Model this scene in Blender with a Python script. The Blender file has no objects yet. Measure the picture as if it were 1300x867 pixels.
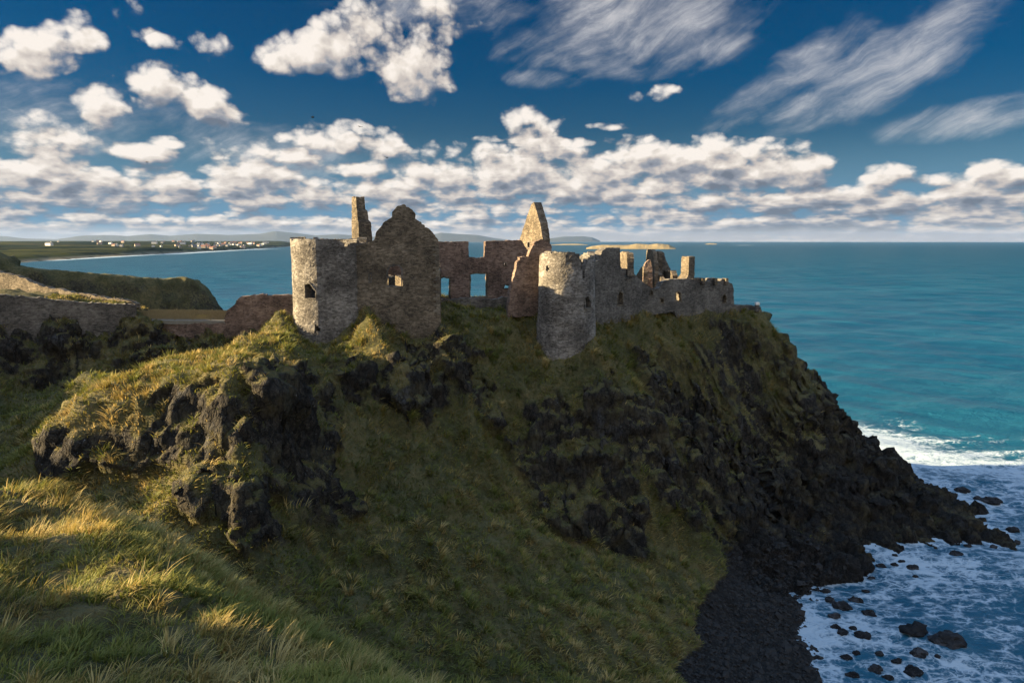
import bpy, bmesh, math, random
import numpy as np
from mathutils import Vector, Matrix

S = bpy.context.scene
COL = S.collection
R = math.radians
rng = np.random.default_rng(7)
random.seed(7)

# ------------------------------------------------------------------ camera
CAM_Z = 42.0
PITCH = R(8.4)
F = 24 / 36 * 1300
cam_d = bpy.data.cameras.new('camera')
cam_d.lens = 24; cam_d.sensor_width = 36
cam_d.clip_start = 0.1; cam_d.clip_end = 200000
cam = bpy.data.objects.new('camera', cam_d)
COL.objects.link(cam)
cam.location = (0, 0, CAM_Z)
cam.rotation_euler = (R(90) - PITCH, 0, 0)
S.camera = cam

def ray(u, v):
    a = (u - 650) / F; b = (433.5 - v) / F
    return np.array([a, math.cos(PITCH) + b * math.sin(PITCH), -math.sin(PITCH) + b * math.cos(PITCH)])
def P(u, v, Y):                       # point of the place seen at photo pixel (u, v), Y metres north of the camera
    d = ray(u, v); return np.array([0, 0, CAM_Z]) + d * (Y / d[1])
def PZ(u, v, z=0.0):                  # ... at height z
    d = ray(u, v); return np.array([0, 0, CAM_Z]) + d * ((z - CAM_Z) / d[2])
def azel(u, v):
    d = ray(u, v); d = d / np.linalg.norm(d)
    return math.atan2(d[0], d[1]), math.asin(d[2])

# ------------------------------------------------------------------ light and sky
SUN_EL, SUN_AZ = 15.0, -92.5           # azimuth from +Y towards +X: the sun stands to the left, a little beyond
SUN_DIR = Vector((math.sin(R(SUN_AZ)) * math.cos(R(SUN_EL)), math.cos(R(SUN_AZ)) * math.cos(R(SUN_EL)), math.sin(R(SUN_EL))))
sun_d = bpy.data.lights.new('sun', 'SUN')
sun_d.energy = 5.0; sun_d.angle = R(0.5); sun_d.color = (1.0, 0.77, 0.44)
sun = bpy.data.objects.new('sun', sun_d); COL.objects.link(sun)
sun.rotation_euler = SUN_DIR.to_track_quat('Z', 'Y').to_euler()
sun.location = (-200, 50, 150)

S.view_settings.view_transform = 'Standard'
S.view_settings.look = 'None'
S.view_settings.gamma = 1
S.view_settings.use_curve_mapping = False
S.view_settings.exposure = 2.45
S.cycles.use_denoising = True
S.cycles.max_bounces = 6
S.cycles.diffuse_bounces = 3
S.cycles.volume_bounces = 0
S.cycles.sample_clamp_indirect = 4

class NT:
    """small helper to write node trees as expressions"""
    def __init__(self, tree): self.t = tree
    def n(self, kind, **kw):
        nd = self.t.nodes.new(kind)
        for k, v in kw.items(): setattr(nd, k, v)
        return nd
    def l(self, a, b): self.t.links.new(a, b)
    def put(self, sock, v):
        if isinstance(v, bpy.types.NodeSocket): self.l(v, sock)
        else: sock.default_value = v
    def m(self, op, a, b=0.0, c=None, clamp=False):
        nd = self.n('ShaderNodeMath', operation=op, use_clamp=clamp)
        self.put(nd.inputs[0], a); self.put(nd.inputs[1], b)
        if c is not None: self.put(nd.inputs[2], c)
        return nd.outputs[0]
    def add(self, a, b): return self.m('ADD', a, b)
    def sub(self, a, b): return self.m('SUBTRACT', a, b)
    def mul(self, a, b): return self.m('MULTIPLY', a, b)
    def ss(self, x, e0, e1, o0=0.0, o1=1.0):
        nd = self.n('ShaderNodeMapRange', interpolation_type='SMOOTHSTEP')
        for i, v in enumerate((x, e0, e1, o0, o1)): self.put(nd.inputs[i], v)
        return nd.outputs[0]
    def lin(self, x, e0, e1, o0=0.0, o1=1.0):
        nd = self.n('ShaderNodeMapRange')
        for i, v in enumerate((x, e0, e1, o0, o1)): self.put(nd.inputs[i], v)
        return nd.outputs[0]
    def xyz(self, x, y, z=0.0):
        nd = self.n('ShaderNodeCombineXYZ')
        for i, v in enumerate((x, y, z)): self.put(nd.inputs[i], v)
        return nd.outputs[0]
    def sep(self, v):
        nd = self.n('ShaderNodeSeparateXYZ'); self.l(v, nd.inputs[0]); return nd.outputs
    def noise(self, vec, scale, detail=4, rough=0.5, dist=0.0, out='Fac'):
        nd = self.n('ShaderNodeTexNoise'); self.l(vec, nd.inputs['Vector'])
        nd.inputs['Scale'].default_value = scale; nd.inputs['Detail'].default_value = detail
        nd.inputs['Roughness'].default_value = rough; nd.inputs['Distortion'].default_value = dist
        return nd.outputs[out]
    def voro(self, vec, scale, feature='F1', out='Distance', rnd=1.0):
        nd = self.n('ShaderNodeTexVoronoi', feature=feature); self.l(vec, nd.inputs['Vector'])
        nd.inputs['Scale'].default_value = scale; nd.inputs['Randomness'].default_value = rnd
        return nd.outputs[out]
    def vscale(self, vec, s):
        nd = self.n('ShaderNodeVectorMath', operation='MULTIPLY'); self.l(vec, nd.inputs[0]); nd.inputs[1].default_value = s
        return nd.outputs[0]
    def vadd(self, a, b):
        nd = self.n('ShaderNodeVectorMath', operation='ADD'); self.put(nd.inputs[0], a); self.put(nd.inputs[1], b)
        return nd.outputs[0]
    def mix(self, f, a, b, mode='MIX'):
        nd = self.n('ShaderNodeMix', data_type='RGBA', blend_type=mode)
        self.put(nd.inputs[0], f)
        for i, v in ((6, a), (7, b)):
            self.put(nd.inputs[i], v if isinstance(v, bpy.types.NodeSocket) else (*v, 1.0) if len(v) == 3 else v)
        return nd.outputs[2]
    def ramp(self, f, stops):
        nd = self.n('ShaderNodeValToRGB'); self.l(f, nd.inputs[0])
        e = nd.color_ramp.elements
        while len(e) < len(stops): e.new(0.5)
        for q, (p, c) in zip(e, stops): q.position = p; q.color = (*c, 1)
        return nd.outputs[0]
    def attr(self, name, out='Fac'):
        return self.n('ShaderNodeAttribute', attribute_name=name).outputs[out]

# --- the clouds: a density over direction (azimuth, elevation)
CUMULUS = [  # photo u, v, half width, half height, tilt deg, weight
    (50, 68, 88, 34, 18, .95), (110, 50, 40, 34, 0, .8), (160, 22, 30, 26, 0, .7), (192, 46, 44, 16, -8, .8), (268, 60, 46, 22, 0, .42),
    (126, 133, 38, 28, 10, .95), (205, 108, 54, 32, 0, 1.), (262, 132, 62, 24, -10, 1.),
    (385, 66, 84, 30, 12, .95), (462, 50, 70, 46, 0, .95), (520, 82, 66, 44, -28, 1.), (430, 72, 66, 30, 0, .9), (545, 100, 44, 20, -20, .8), (40, 80, 60, 22, 0, .8), (520, 25, 70, 36, 0, .55),
    (178, 193, 52, 12, -4, .8), (215, 180, 25, 9, 0, .6), (425, 176, 52, 28, 0, 1.), (478, 182, 40, 22, -5, .75), (350, 195, 90, 16, 0, .5),
    (40, 172, 100, 34, 0, .55), (445, 214, 55, 14, 0, .8), (355, 176, 28, 10, 0, .5),
    (677, 156, 44, 26, 0, .9), (705, 180, 100, 8, -2, .7), (760, 161, 32, 6, 0, .5), (828, 121, 32, 12, 5, .55), (906, 176, 30, 8, 0, .45), (975, 178, 40, 5, 0, .45),
    (560, 222, 70, 36, 0, .9), (655, 218, 100, 40, 0, 1.05), (740, 225, 90, 42, 0, 1.), (830, 216, 85, 40, 0, 1.1), (910, 210, 90, 36, 0, 1.1), (985, 212, 70, 36, 0, 1.1), (1015, 220, 45, 30, 0, 1.),
    (1122, 224, 38, 18, 0, .85), (1190, 228, 40, 14, 0, .5), (1275, 226, 60, 26, 0, .95),
    (60, 232, 150, 34, 0, 1.), (190, 240, 120, 28, 0, .95), (320, 238, 90, 34, 0, 1.), (400, 245, 80, 26, 0, .85), (490, 250, 80, 26, 0, .8),
    (900, 262, 130, 20, 0, .8), (1010, 258, 130, 22, 0, .9), (1130, 260, 110, 20, 0, .85), (1250, 255, 100, 28, 0, .95),
]
CIRRUS = [
    (800, 28, 150, 62, 5, 1.0), (745, 55, 60, 40, 0, .8), (870, 70, 70, 26, 10, .6), (560, 8, 110, 30, 0, .8), (620, 14, 80, 20, 0, .6),
    (1010, 92, 120, 26, 32, .8), (1130, 82, 170, 46, 26, 1.), (1060, 120, 100, 20, 14, .9), (1240, 148, 130, 22, 6, .9), (1210, 165, 80, 8, 4, .6),
    (690, 102, 40, 12, 0, .4), (60, 150, 160, 50, 0, .45), (330, 190, 150, 30, 0, .4), (1240, 15, 60, 30, 30, .4),
]
def ellipse_group(name, items, k=1.0):
    g = bpy.data.node_groups.new(name, 'ShaderNodeTree')
    g.interface.new_socket('az', in_out='INPUT', socket_type='NodeSocketFloat')
    g.interface.new_socket('el', in_out='INPUT', socket_type='NodeSocketFloat')
    g.interface.new_socket('d', in_out='OUTPUT', socket_type='NodeSocketFloat')
    t = NT(g)
    gi = t.n('NodeGroupInput'); go = t.n('NodeGroupOutput')
    pv = t.xyz(gi.outputs[0], gi.outputs[1], 0)
    best = None
    for (u, v, ru, rv, tilt, w) in items:
        a, e = azel(u, v)
        a1, _ = azel(u + ru, v); _, e1 = azel(u, v - rv)
        ra, re = abs(a1 - a) * k, abs(e1 - e) * k
        pin = pv
        if best is not None:                        # keeps the nodes in sequence
            sq = t.n('ShaderNodeVectorMath', operation='MULTIPLY_ADD'); t.l(best, sq.inputs[0]); sq.inputs[1].default_value = (0, 0, 1e-6); t.l(pv, sq.inputs[2]); pin = sq.outputs[0]
        mp = t.n('ShaderNodeMapping', vector_type='TEXTURE'); t.l(pin, mp.inputs[0])
        mp.inputs['Location'].default_value = (a, e, 0); mp.inputs['Rotation'].default_value = (0, 0, R(tilt)); mp.inputs['Scale'].default_value = (ra, re, 1)
        dp = t.n('ShaderNodeVectorMath', operation='DOT_PRODUCT'); t.l(mp.outputs[0], dp.inputs[0]); t.l(mp.outputs[0], dp.inputs[1])
        q = dp.outputs['Value']
        val = t.m('MULTIPLY_ADD', q, -w, w)
        best = val if best is None else t.m('SMOOTH_MAX', best, val, 0.15)
    t.l(t.m('MAXIMUM', best, -1.5), go.inputs[0])
    return g
g_cu = ellipse_group('cumulus_cover', CUMULUS, 1.06)
g_ci = ellipse_group('cirrus_cover', CIRRUS, 1.1)

gd = bpy.data.node_groups.new('cloud_density', 'ShaderNodeTree')
gd.interface.new_socket('az', in_out='INPUT', socket_type='NodeSocketFloat')
gd.interface.new_socket('el', in_out='INPUT', socket_type='NodeSocketFloat')
gd.interface.new_socket('d', in_out='OUTPUT', socket_type='NodeSocketFloat')
t = NT(gd)
gi = t.n('NodeGroupInput'); go = t.n('NodeGroupOutput')
AZ, EL = gi.outputs[0], gi.outputs[1]
cu = t.n('ShaderNodeGroup', node_tree=g_cu); t.l(AZ, cu.inputs[0]); t.l(EL, cu.inputs[1])
# finer, flatter puffs towards the horizon
LOG = t.mul(t.m('LOGARITHM', t.add(t.m('MAXIMUM', EL, 0.0), .03), math.e), .12)
LOG = t.m('MULTIPLY_ADD', EL, .75, LOG)
pos = t.xyz(AZ, LOG, 0.37)
wob = t.vscale(t.noise(pos, 9, 2, .5, out='Color'), (.05, .05, 0))
n1 = t.noise(t.vadd(pos, wob), 11, 6, .62)
pv2 = t.n('ShaderNodeTexVoronoi', voronoi_dimensions='2D', feature='F1'); t.l(t.vadd(pos, t.vscale(t.noise(pos, 40, 2, .5, out='Color'), (.02, .02, 0))), pv2.inputs['Vector'])
pv2.inputs['Scale'].default_value = 21; pv2.inputs['Detail'].default_value = 2.0; pv2.inputs['Roughness'].default_value = .55
n2 = t.m('MULTIPLY_ADD', pv2.outputs['Distance'], -1.0, 1.0)
fb = t.m('MULTIPLY_ADD', t.sub(n1, .5), 2.9, t.mul(t.sub(n2, .36), 1.15))
# low bank of cloud over the horizon
bank = t.lin(EL, R(0.3), R(6.0), 1.25, -.85)
cover = t.m('SMOOTH_MAX', t.m('MULTIPLY_ADD', cu.outputs[0], 1.3, t.lin(EL, R(5.5), R(10.5), .12, -.08)), bank, .25)
t.l(t.add(cover, fb), go.inputs[0])

world = bpy.data.worlds.new('World'); S.world = world
world.use_nodes = True
world.cycles.sampling_method = 'MANUAL'; world.cycles.sample_map_resolution = 512
wt = world.node_tree; wt.nodes.clear(); t = NT(wt)
geo = t.n('ShaderNodeTexCoord').outputs['Generated']
sx, sy, sz = t.sep(geo)
AZ = t.m('ARCTAN2', sx, sy); EL = t.m('ARCSINE', sz)
sky = t.n('ShaderNodeTexSky', sky_type='NISHITA')
sky.sun_disc = False; sky.sun_elevation = R(SUN_EL); sky.sun_rotation = R(SUN_AZ)
sky.altitude = 40; sky.air_density = 1.0; sky.dust_density = 0.35; sky.ozone_density = 3.5
hs = t.n('ShaderNodeHueSaturation'); t.l(sky.outputs[0], hs.inputs['Color'])
hs.inputs['Hue'].default_value = .508; hs.inputs['Saturation'].default_value = 1.5; hs.inputs['Value'].default_value = .086
skyc = hs.outputs[0]
def dens(a, e):
    nd = t.n('ShaderNodeGroup', node_tree=gd); t.put(nd.inputs[0], a); t.put(nd.inputs[1], e); return nd.outputs[0]
d0 = dens(AZ, EL)
d1 = dens(t.sub(AZ, .010), t.add(EL, t.m('MINIMUM', t.m('MULTIPLY_ADD', EL, .11, .003), .02)))
alpha = t.ss(d0, -.10, .80)
lit = t.m('MULTIPLY_ADD', t.sub(d0, d1), .62, .62)
thick = t.ss(d0, .45, 1.9)
lit = t.m('MULTIPLY_ADD', thick, -.30, lit)
strat = t.noise(t.xyz(AZ, t.mul(EL, 16.0), 4.0), 4, 5, .55)
lowband = t.ss(EL, R(5.0), R(1.0))
lit = t.add(lit, t.mul(lowband, t.m('MULTIPLY_ADD', t.sub(strat, .5), 2.0, -.26)))
K = 1.82
ccol = t.ramp(t.m('ADD', lit, 0.0, clamp=True), [(0.0, (.165, .19, .24)), (.30, (.30, .32, .37)), (.55, (.60, .54, .50)), (.85, (.86, .78, .70)), (1.0, (.98, .90, .82))])
ccol = t.vscale(ccol, (K, K, K))
ci = t.n('ShaderNodeGroup', node_tree=g_ci); t.l(AZ, ci.inputs[0]); t.l(EL, ci.inputs[1])
rot = t.n('ShaderNodeVectorRotate', rotation_type='Z_AXIS'); t.l(t.xyz(AZ, EL, 0), rot.inputs['Vector']); rot.inputs['Angle'].default_value = R(-24)
fl = t.vscale(rot.outputs[0], (7.0, 30.0, 1.0))
w2 = t.vscale(t.noise(t.xyz(AZ, EL, 2), 6, 3, .5, out='Color'), (1.3, 2.6, 0))
cn = t.noise(t.vadd(fl, w2), 1.2, 7, .66)
cs = t.noise(t.xyz(AZ, t.mul(EL, 1.6), 7.0), 9, 5, .6)
cd = t.m('MULTIPLY_ADD', t.sub(cs, .5), 2.6, t.m('MULTIPLY_ADD', t.sub(cn, .5), 1.5, ci.outputs[0]))
calpha = t.mul(t.ss(cd, -.25, 1.6), t.m('MULTIPLY_ADD', t.ss(cn, .3, .7), .45, .25))
skyc = t.mix(t.ss(EL, R(9), R(1.5), 0, .85), skyc, (.12 * K, .29 * K, .47 * K))
col = t.mix(calpha, skyc, (.84 * K, .81 * K, .80 * K))
col = t.mix(alpha, col, ccol)
col = t.mix(t.ss(EL, R(1.5), R(.1), 0, .75), col, (.60 * K, .53 * K, .48 * K))
south_fill = t.mul(t.ss(sy, .25, -.35), .9)  # unseen bright sky behind the camera, added to lift the shaded sides
col = t.mix(south_fill, col, (1.22 * K, 1.10 * K, .98 * K))
col = t.mix(t.ss(EL, R(27), R(58)), col, (.50 * K, .86 * K, 1.45 * K))  # brighter blue zenith above the frame, added as fill light for the shade
# thin bright haze right at the horizon, and below it the sea's own tone
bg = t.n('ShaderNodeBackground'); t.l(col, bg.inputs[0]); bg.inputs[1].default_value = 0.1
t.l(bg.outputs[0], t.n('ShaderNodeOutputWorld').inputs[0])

# ------------------------------------------------------------------ numpy noise
def _h(ix, iy, iz, seed):
    with np.errstate(over='ignore'):
        h = (ix.astype(np.uint32) * np.uint32(374761393) + iy.astype(np.uint32) * np.uint32(668265263)
             + iz.astype(np.uint32) * np.uint32(2147483647) + np.uint32((seed * 974711) & 0xffffffff))
        h = (h ^ (h >> np.uint32(13))) * np.uint32(1274126177)
        h ^= h >> np.uint32(16)
        h = h * np.uint32(2246822519); h ^= h >> np.uint32(15)
    return h.astype(np.float64) / 4294967295.0
def vnoise(x, y, z=None, seed=0):
    x = np.asarray(x, float); y = np.asarray(y, float)
    z = np.zeros_like(x) if z is None else np.asarray(z, float)
    fx, fy, fz = np.floor(x), np.floor(y), np.floor(z)
    ix, iy, iz = fx.astype(np.int64), fy.astype(np.int64), fz.astype(np.int64)
    tx, ty, tz = x - fx, y - fy, z - fz
    tx = tx * tx * tx * (tx * (tx * 6 - 15) + 10); ty = ty * ty * ty * (ty * (ty * 6 - 15) + 10); tz = tz * tz * tz * (tz * (tz * 6 - 15) + 10)
    r = 0
    for dx in (0, 1):
        for dy in (0, 1):
            for dz in (0, 1):
                w = (tx if dx else 1 - tx) * (ty if dy else 1 - ty) * (tz if dz else 1 - tz)
                r = r + w * _h(ix + dx, iy + dy, iz + dz, seed)
    return r * 2 - 1
def fbm(x, y, z=None, s=1.0, oct=5, rough=0.5, seed=0, ridge=False):
    a = 1; tot = 0; r = 0; f = 1 / s
    for i in range(oct):
        n = vnoise(x * f + 17.3 * i, y * f - 9.1 * i, None if z is None else z * f + 3.7 * i, seed + i)
        if ridge: n = 1 - 2 * np.abs(n)
        r = r + a * n; tot += a; a *= rough; f *= 2.03
    return r / tot
def worley(x, y, z, s, seed=0):
    x, y, z = x / s, y / s, z / s
    bx, by, bz = np.floor(x).astype(np.int64), np.floor(y).astype(np.int64), np.floor(z).astype(np.int64)
    f1 = np.full(x.shape, 9.); f2 = np.full(x.shape, 9.); cid = np.zeros(x.shape)
    for dx in (-1, 0, 1):
        for dy in (-1, 0, 1):
            for dz in (-1, 0, 1):
                ix, iy, iz = bx + dx, by + dy, bz + dz
                px = ix + _h(ix, iy, iz, seed + 1); py = iy + _h(ix, iy, iz, seed + 2); pz = iz + _h(ix, iy, iz, seed + 3)
                d = (px - x) ** 2 + (py - y) ** 2 + (pz - z) ** 2
                new = d < f1
                f2 = np.where(new, f1, np.minimum(f2, d)); cid = np.where(new, _h(ix, iy, iz, seed + 4), cid); f1 = np.where(new, d, f1)
    return np.sqrt(f1), np.sqrt(f2), cid
def sstep(x, a, b):
    q = np.clip((x - a) / (b - a), 0, 1); return q * q * (3 - 2 * q)

class RBF:
    def __init__(self, pts, lam=1e-3, sc=50.0):
        p = np.array(pts, float); self.c = p[:, :2] / sc; self.sc = sc; n = len(p)
        A = self.k(self.c, self.c) + lam * np.eye(n)
        Q = np.hstack([np.ones((n, 1)), self.c])
        M = np.block([[A, Q], [Q.T, np.zeros((3, 3))]])
        self.w = np.linalg.solve(M, np.concatenate([p[:, 2], np.zeros(3)]))
    @staticmethod
    def k(a, b):
        d = np.sqrt(((a[:, None, :] - b[None, :, :]) ** 2).sum(-1) + 1e-12)
        return -d                                    # linear kernel: no overshoot
    def __call__(self, x, y):
        q = np.stack([np.ravel(x), np.ravel(y)], 1) / self.sc
        out = np.empty(len(q)); n = len(self.c)
        for i in range(0, len(q), 40000):
            b = q[i:i + 40000]
            out[i:i + 40000] = self.k(b, self.c) @ self.w[:n] + self.w[n] + b @ self.w[n + 1:]
        return out.reshape(np.shape(x))

# ------------------------------------------------------------------ mesh helpers
def mesh_np(name, V, Fq, mat=None, smooth=True, attrs=None, tris=None, parent=None, link=True):
    me = bpy.data.meshes.new(name)
    V = np.ascontiguousarray(V, np.float32)
    loops = []; starts = []; n = 0
    if Fq is not None and len(Fq):
        Fq = np.asarray(Fq, np.int32); loops.append(Fq.ravel()); starts.append(np.arange(len(Fq)) * 4); n = len(Fq) * 4
    if tris is not None and len(tris):
        tris = np.asarray(tris, np.int32); loops.append(tris.ravel()); starts.append(n + np.arange(len(tris)) * 3)
    loops = np.concatenate(loops).astype(np.int32); starts = np.concatenate(starts).astype(np.int32)
    me.vertices.add(len(V)); me.vertices.foreach_set('co', V.ravel())
    me.loops.add(len(loops)); me.loops.foreach_set('vertex_index', loops)
    me.polygons.add(len(starts)); me.polygons.foreach_set('loop_start', starts)
    me.update(calc_edges=True)
    me.polygons.foreach_set('use_smooth', np.full(len(starts), smooth))
    for k, a in (attrs or {}).items():
        at = me.attributes.new(k, 'FLOAT', 'POINT'); at.data.foreach_set('value', np.ascontiguousarray(a, np.float32).ravel())
    if mat: me.materials.append(mat)
    ob = bpy.data.objects.new(name, me)
    COL.objects.link(ob)
    if parent is not None: ob.parent = parent
    return ob
def grid_faces(nx, ny):
    i = np.arange(nx * ny).reshape(ny, nx)
    return np.stack([i[:-1, :-1], i[:-1, 1:], i[1:, 1:], i[1:, :-1]], -1).reshape(-1, 4)
def grid_normals(X, Y, Z):
    tx = np.stack([np.gradient(X, axis=1), np.gradient(Y, axis=1), np.gradient(Z, axis=1)], -1)
    ty = np.stack([np.gradient(X, axis=0), np.gradient(Y, axis=0), np.gradient(Z, axis=0)], -1)
    n = np.cross(tx, ty); return n / (np.linalg.norm(n, axis=-1, keepdims=True) + 1e-9)
def tag(o, label=None, cat=None, group=None, kind=None):
    if label: o['label'] = label
    if cat: o['category'] = cat
    if group: o['group'] = group
    if kind: o['kind'] = kind
    return o
def thing(name, label, cat, loc, group=None):
    o = bpy.data.objects.new(name, None); COL.objects.link(o); o.location = loc
    o.empty_display_size = .5
    return tag(o, label, cat, group)

def new_mat(name):
    m = bpy.data.materials.new(name); m.use_nodes = True
    m.node_tree.nodes.clear(); t = NT(m.node_tree)
    b = t.n('ShaderNodeBsdfPrincipled'); o = t.n('ShaderNodeOutputMaterial'); t.l(b.outputs[0], o.inputs[0])
    return m, t, b
def bump(t, b, h, strength, dist):
    bn = t.n('ShaderNodeBump'); t.l(h, bn.inputs['Height']); bn.inputs['Strength'].default_value = strength; bn.inputs['Distance'].default_value = dist
    t.l(bn.outputs[0], b.inputs['Normal'])

# ------------------------------------------------------------------ materials
def mat_terrain():
    m, t, b = new_mat('grass_and_basalt')
    g = t.n('ShaderNodeNewGeometry').outputs['Position']
    rock = t.attr('rock'); beach = t.attr('beach')
    n1 = t.noise(g, .22, 6, .6); n2 = t.noise(g, 1.7, 6, .65); n3 = t.noise(g, 9, 4, .6)
    grass = t.ramp(t.m('MULTIPLY_ADD', n2, .5, t.mul(n1, .5)), [(.30, (.024, .026, .009)), (.46, (.060, .056, .020)), (.58, (.110, .090, .036)), (.72, (.160, .125, .055))])
    grass = t.mix(t.ss(n3, .35, .7), grass, (.05, .05, .02), 'MULTIPLY') if False else grass
    rk = t.ramp(t.m('MULTIPLY_ADD', n3, .55, t.mul(n2, .45)), [(.34, (.007, .006, .005)), (.48, (.020, .017, .0135)), (.58, (.044, .037, .028)), (.67, (.085, .074, .060)), (.78, (.20, .19, .175))])
    rk = t.mix(t.mul(t.ss(t.noise(g, 5.5, 3, .6), .66, .72), t.ss(t.noise(g, .35, 3, .6), .42, .62)), rk, (.26, .27, .28))
    rk = t.mix(t.ss(t.noise(t.vscale(g, (1, 1, .5)), .22, 5, .65), .58, .70, 0, .7), rk, (.060, .062, .066))
    crack = t.voro(t.vadd(t.vscale(g, (1, 1, .45)), t.vscale(t.noise(g, 2.0, 4, .6, out='Color'), (.7, .7, .7))), 1.5, 'DISTANCE_TO_EDGE')
    rk = t.mix(t.ss(crack, .10, .0, 0, .8), rk, (.004, .004, .004))
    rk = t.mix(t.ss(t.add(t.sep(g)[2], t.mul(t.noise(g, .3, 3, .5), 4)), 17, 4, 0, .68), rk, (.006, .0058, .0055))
    tan = t.mix(t.ss(t.noise(g, .34, 6, .68), .46, .66, 0, .85), rk, (.060, .050, .026))
    f = t.ss(t.add(rock, t.mul(t.sub(t.noise(g, 1.3, 7, .75), .5), 1.3)), .40, .76)
    col = t.mix(f, grass, tan)
    pb = t.ramp(t.voro(g, 2.6, out='Color'), [(.2, (.006, .0055, .005)), (.7, (.016, .0145, .013)), (.95, (.040, .036, .032))])
    col = t.mix(beach, col, pb)
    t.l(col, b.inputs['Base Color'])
    b.inputs['Roughness'].default_value = .95
    b.inputs['Specular IOR Level'].default_value = .25
    h = t.m('MULTIPLY_ADD', n2, 1.0, t.mul(n3, .35))
    h = t.m('MULTIPLY_ADD', t.mul(t.voro(g, 2.6), beach), -.6, h)
    h = t.m('MULTIPLY_ADD', t.mul(t.ss(crack, 0, .14), rock), .7, h)
    bump(t, b, h, .9, .5)
    return m
def mat_blades(k=1.0):
    m, t, b = new_mat('grass_blades')
    tint = t.attr('tint'); tip = t.attr('tip'); g = t.n('ShaderNodeNewGeometry').outputs['Position']
    n = t.noise(g, .35, 4, .6)
    x = t.m('MULTIPLY_ADD', t.sub(n, .5), 1.1, tint)
    c = t.ramp(x, [(.04, (.028, .050, .008)), (.30, (.090, .115, .016)), (.52, (.155, .148, .026)), (.74, (.235, .165, .055)), (.97, (.44, .31, .14))])
    c = t.mix(t.mul(tip, .4), c, (.32, .25, .09))
    c = t.vscale(c, (k, k * 1.03, k * .9))
    t.l(c, b.inputs['Base Color']); b.inputs['Roughness'].default_value = .7
    b.inputs['Specular IOR Level'].default_value = .2
    tr = t.n('ShaderNodeBsdfTranslucent'); t.l(c, tr.inputs[0])
    mx = t.n('ShaderNodeMixShader'); mx.inputs[0].default_value = .3
    t.l(b.outputs[0], mx.inputs[1]); t.l(tr.outputs[0], mx.inputs[2])
    t.l(mx.outputs[0], [n for n in m.node_tree.nodes if n.type == 'OUTPUT_MATERIAL'][0].inputs[0])
    return m
def mat_stone(name, dark, mid, light, mortar, scale=3.4):
    m, t, b = new_mat(name)
    g = t.n('ShaderNodeNewGeometry').outputs['Position']
    wob = t.vadd(g, t.vscale(t.noise(g, 3, 3, .6, out='Color'), (.25, .25, .25)))
    v = t.vscale(wob, (.75, .75, 1.7))
    cc = t.sep(t.voro(v, scale, out='Color'))[0]
    edge = t.voro(v, scale, 'DISTANCE_TO_EDGE')
    big = t.noise(g, .35, 5, .65); fine = t.noise(g, 7, 5, .7)
    x = t.m('MULTIPLY_ADD', t.sub(big, .5), 1.9, t.m('MULTIPLY_ADD', t.sub(fine, .5), .8, t.m('MULTIPLY_ADD', cc, .5, .15)))
    c = t.ramp(x, [(.05, dark), (.42, mid), (.85, light)])
    c = t.mix(t.ss(edge, .06, .01, 0, .55), c, mortar)
    # streaks of lichen and damp
    st = t.noise(t.vscale(g, (1.4, 1.4, .3)), 1.1, 5, .65)
    c = t.mix(t.ss(st, .55, .75, 0, .55), c, dark)
    c = t.mix(t.ss(t.noise(g, 1.3, 5, .7), .62, .74, 0, .6), c, light)
    t.l(c, b.inputs['Base Color']); b.inputs['Roughness'].default_value = .92
    b.inputs['Specular IOR Level'].default_value = .2
    h = t.m('MULTIPLY_ADD', t.ss(edge, 0, .12), .6, t.m('MULTIPLY_ADD', cc, .5, t.mul(fine, .5)))
    bump(t, b, h, .8, .07)
    return m
def mat_plain(name, col, rough=.8, var=.35, sc=3.0):
    m, t, b = new_mat(name)
    g = t.n('ShaderNodeNewGeometry').outputs['Position']
    n = t.noise(g, sc, 5, .6)
    c = t.mix(n, tuple(q * (1 - var) for q in col), tuple(min(1, q * (1 + var)) for q in col))
    t.l(c, b.inputs['Base Color']); b.inputs['Roughness'].default_value = rough
    b.inputs['Specular IOR Level'].default_value = .25
    bump(t, b, n, .4, .03)
    return m
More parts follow.
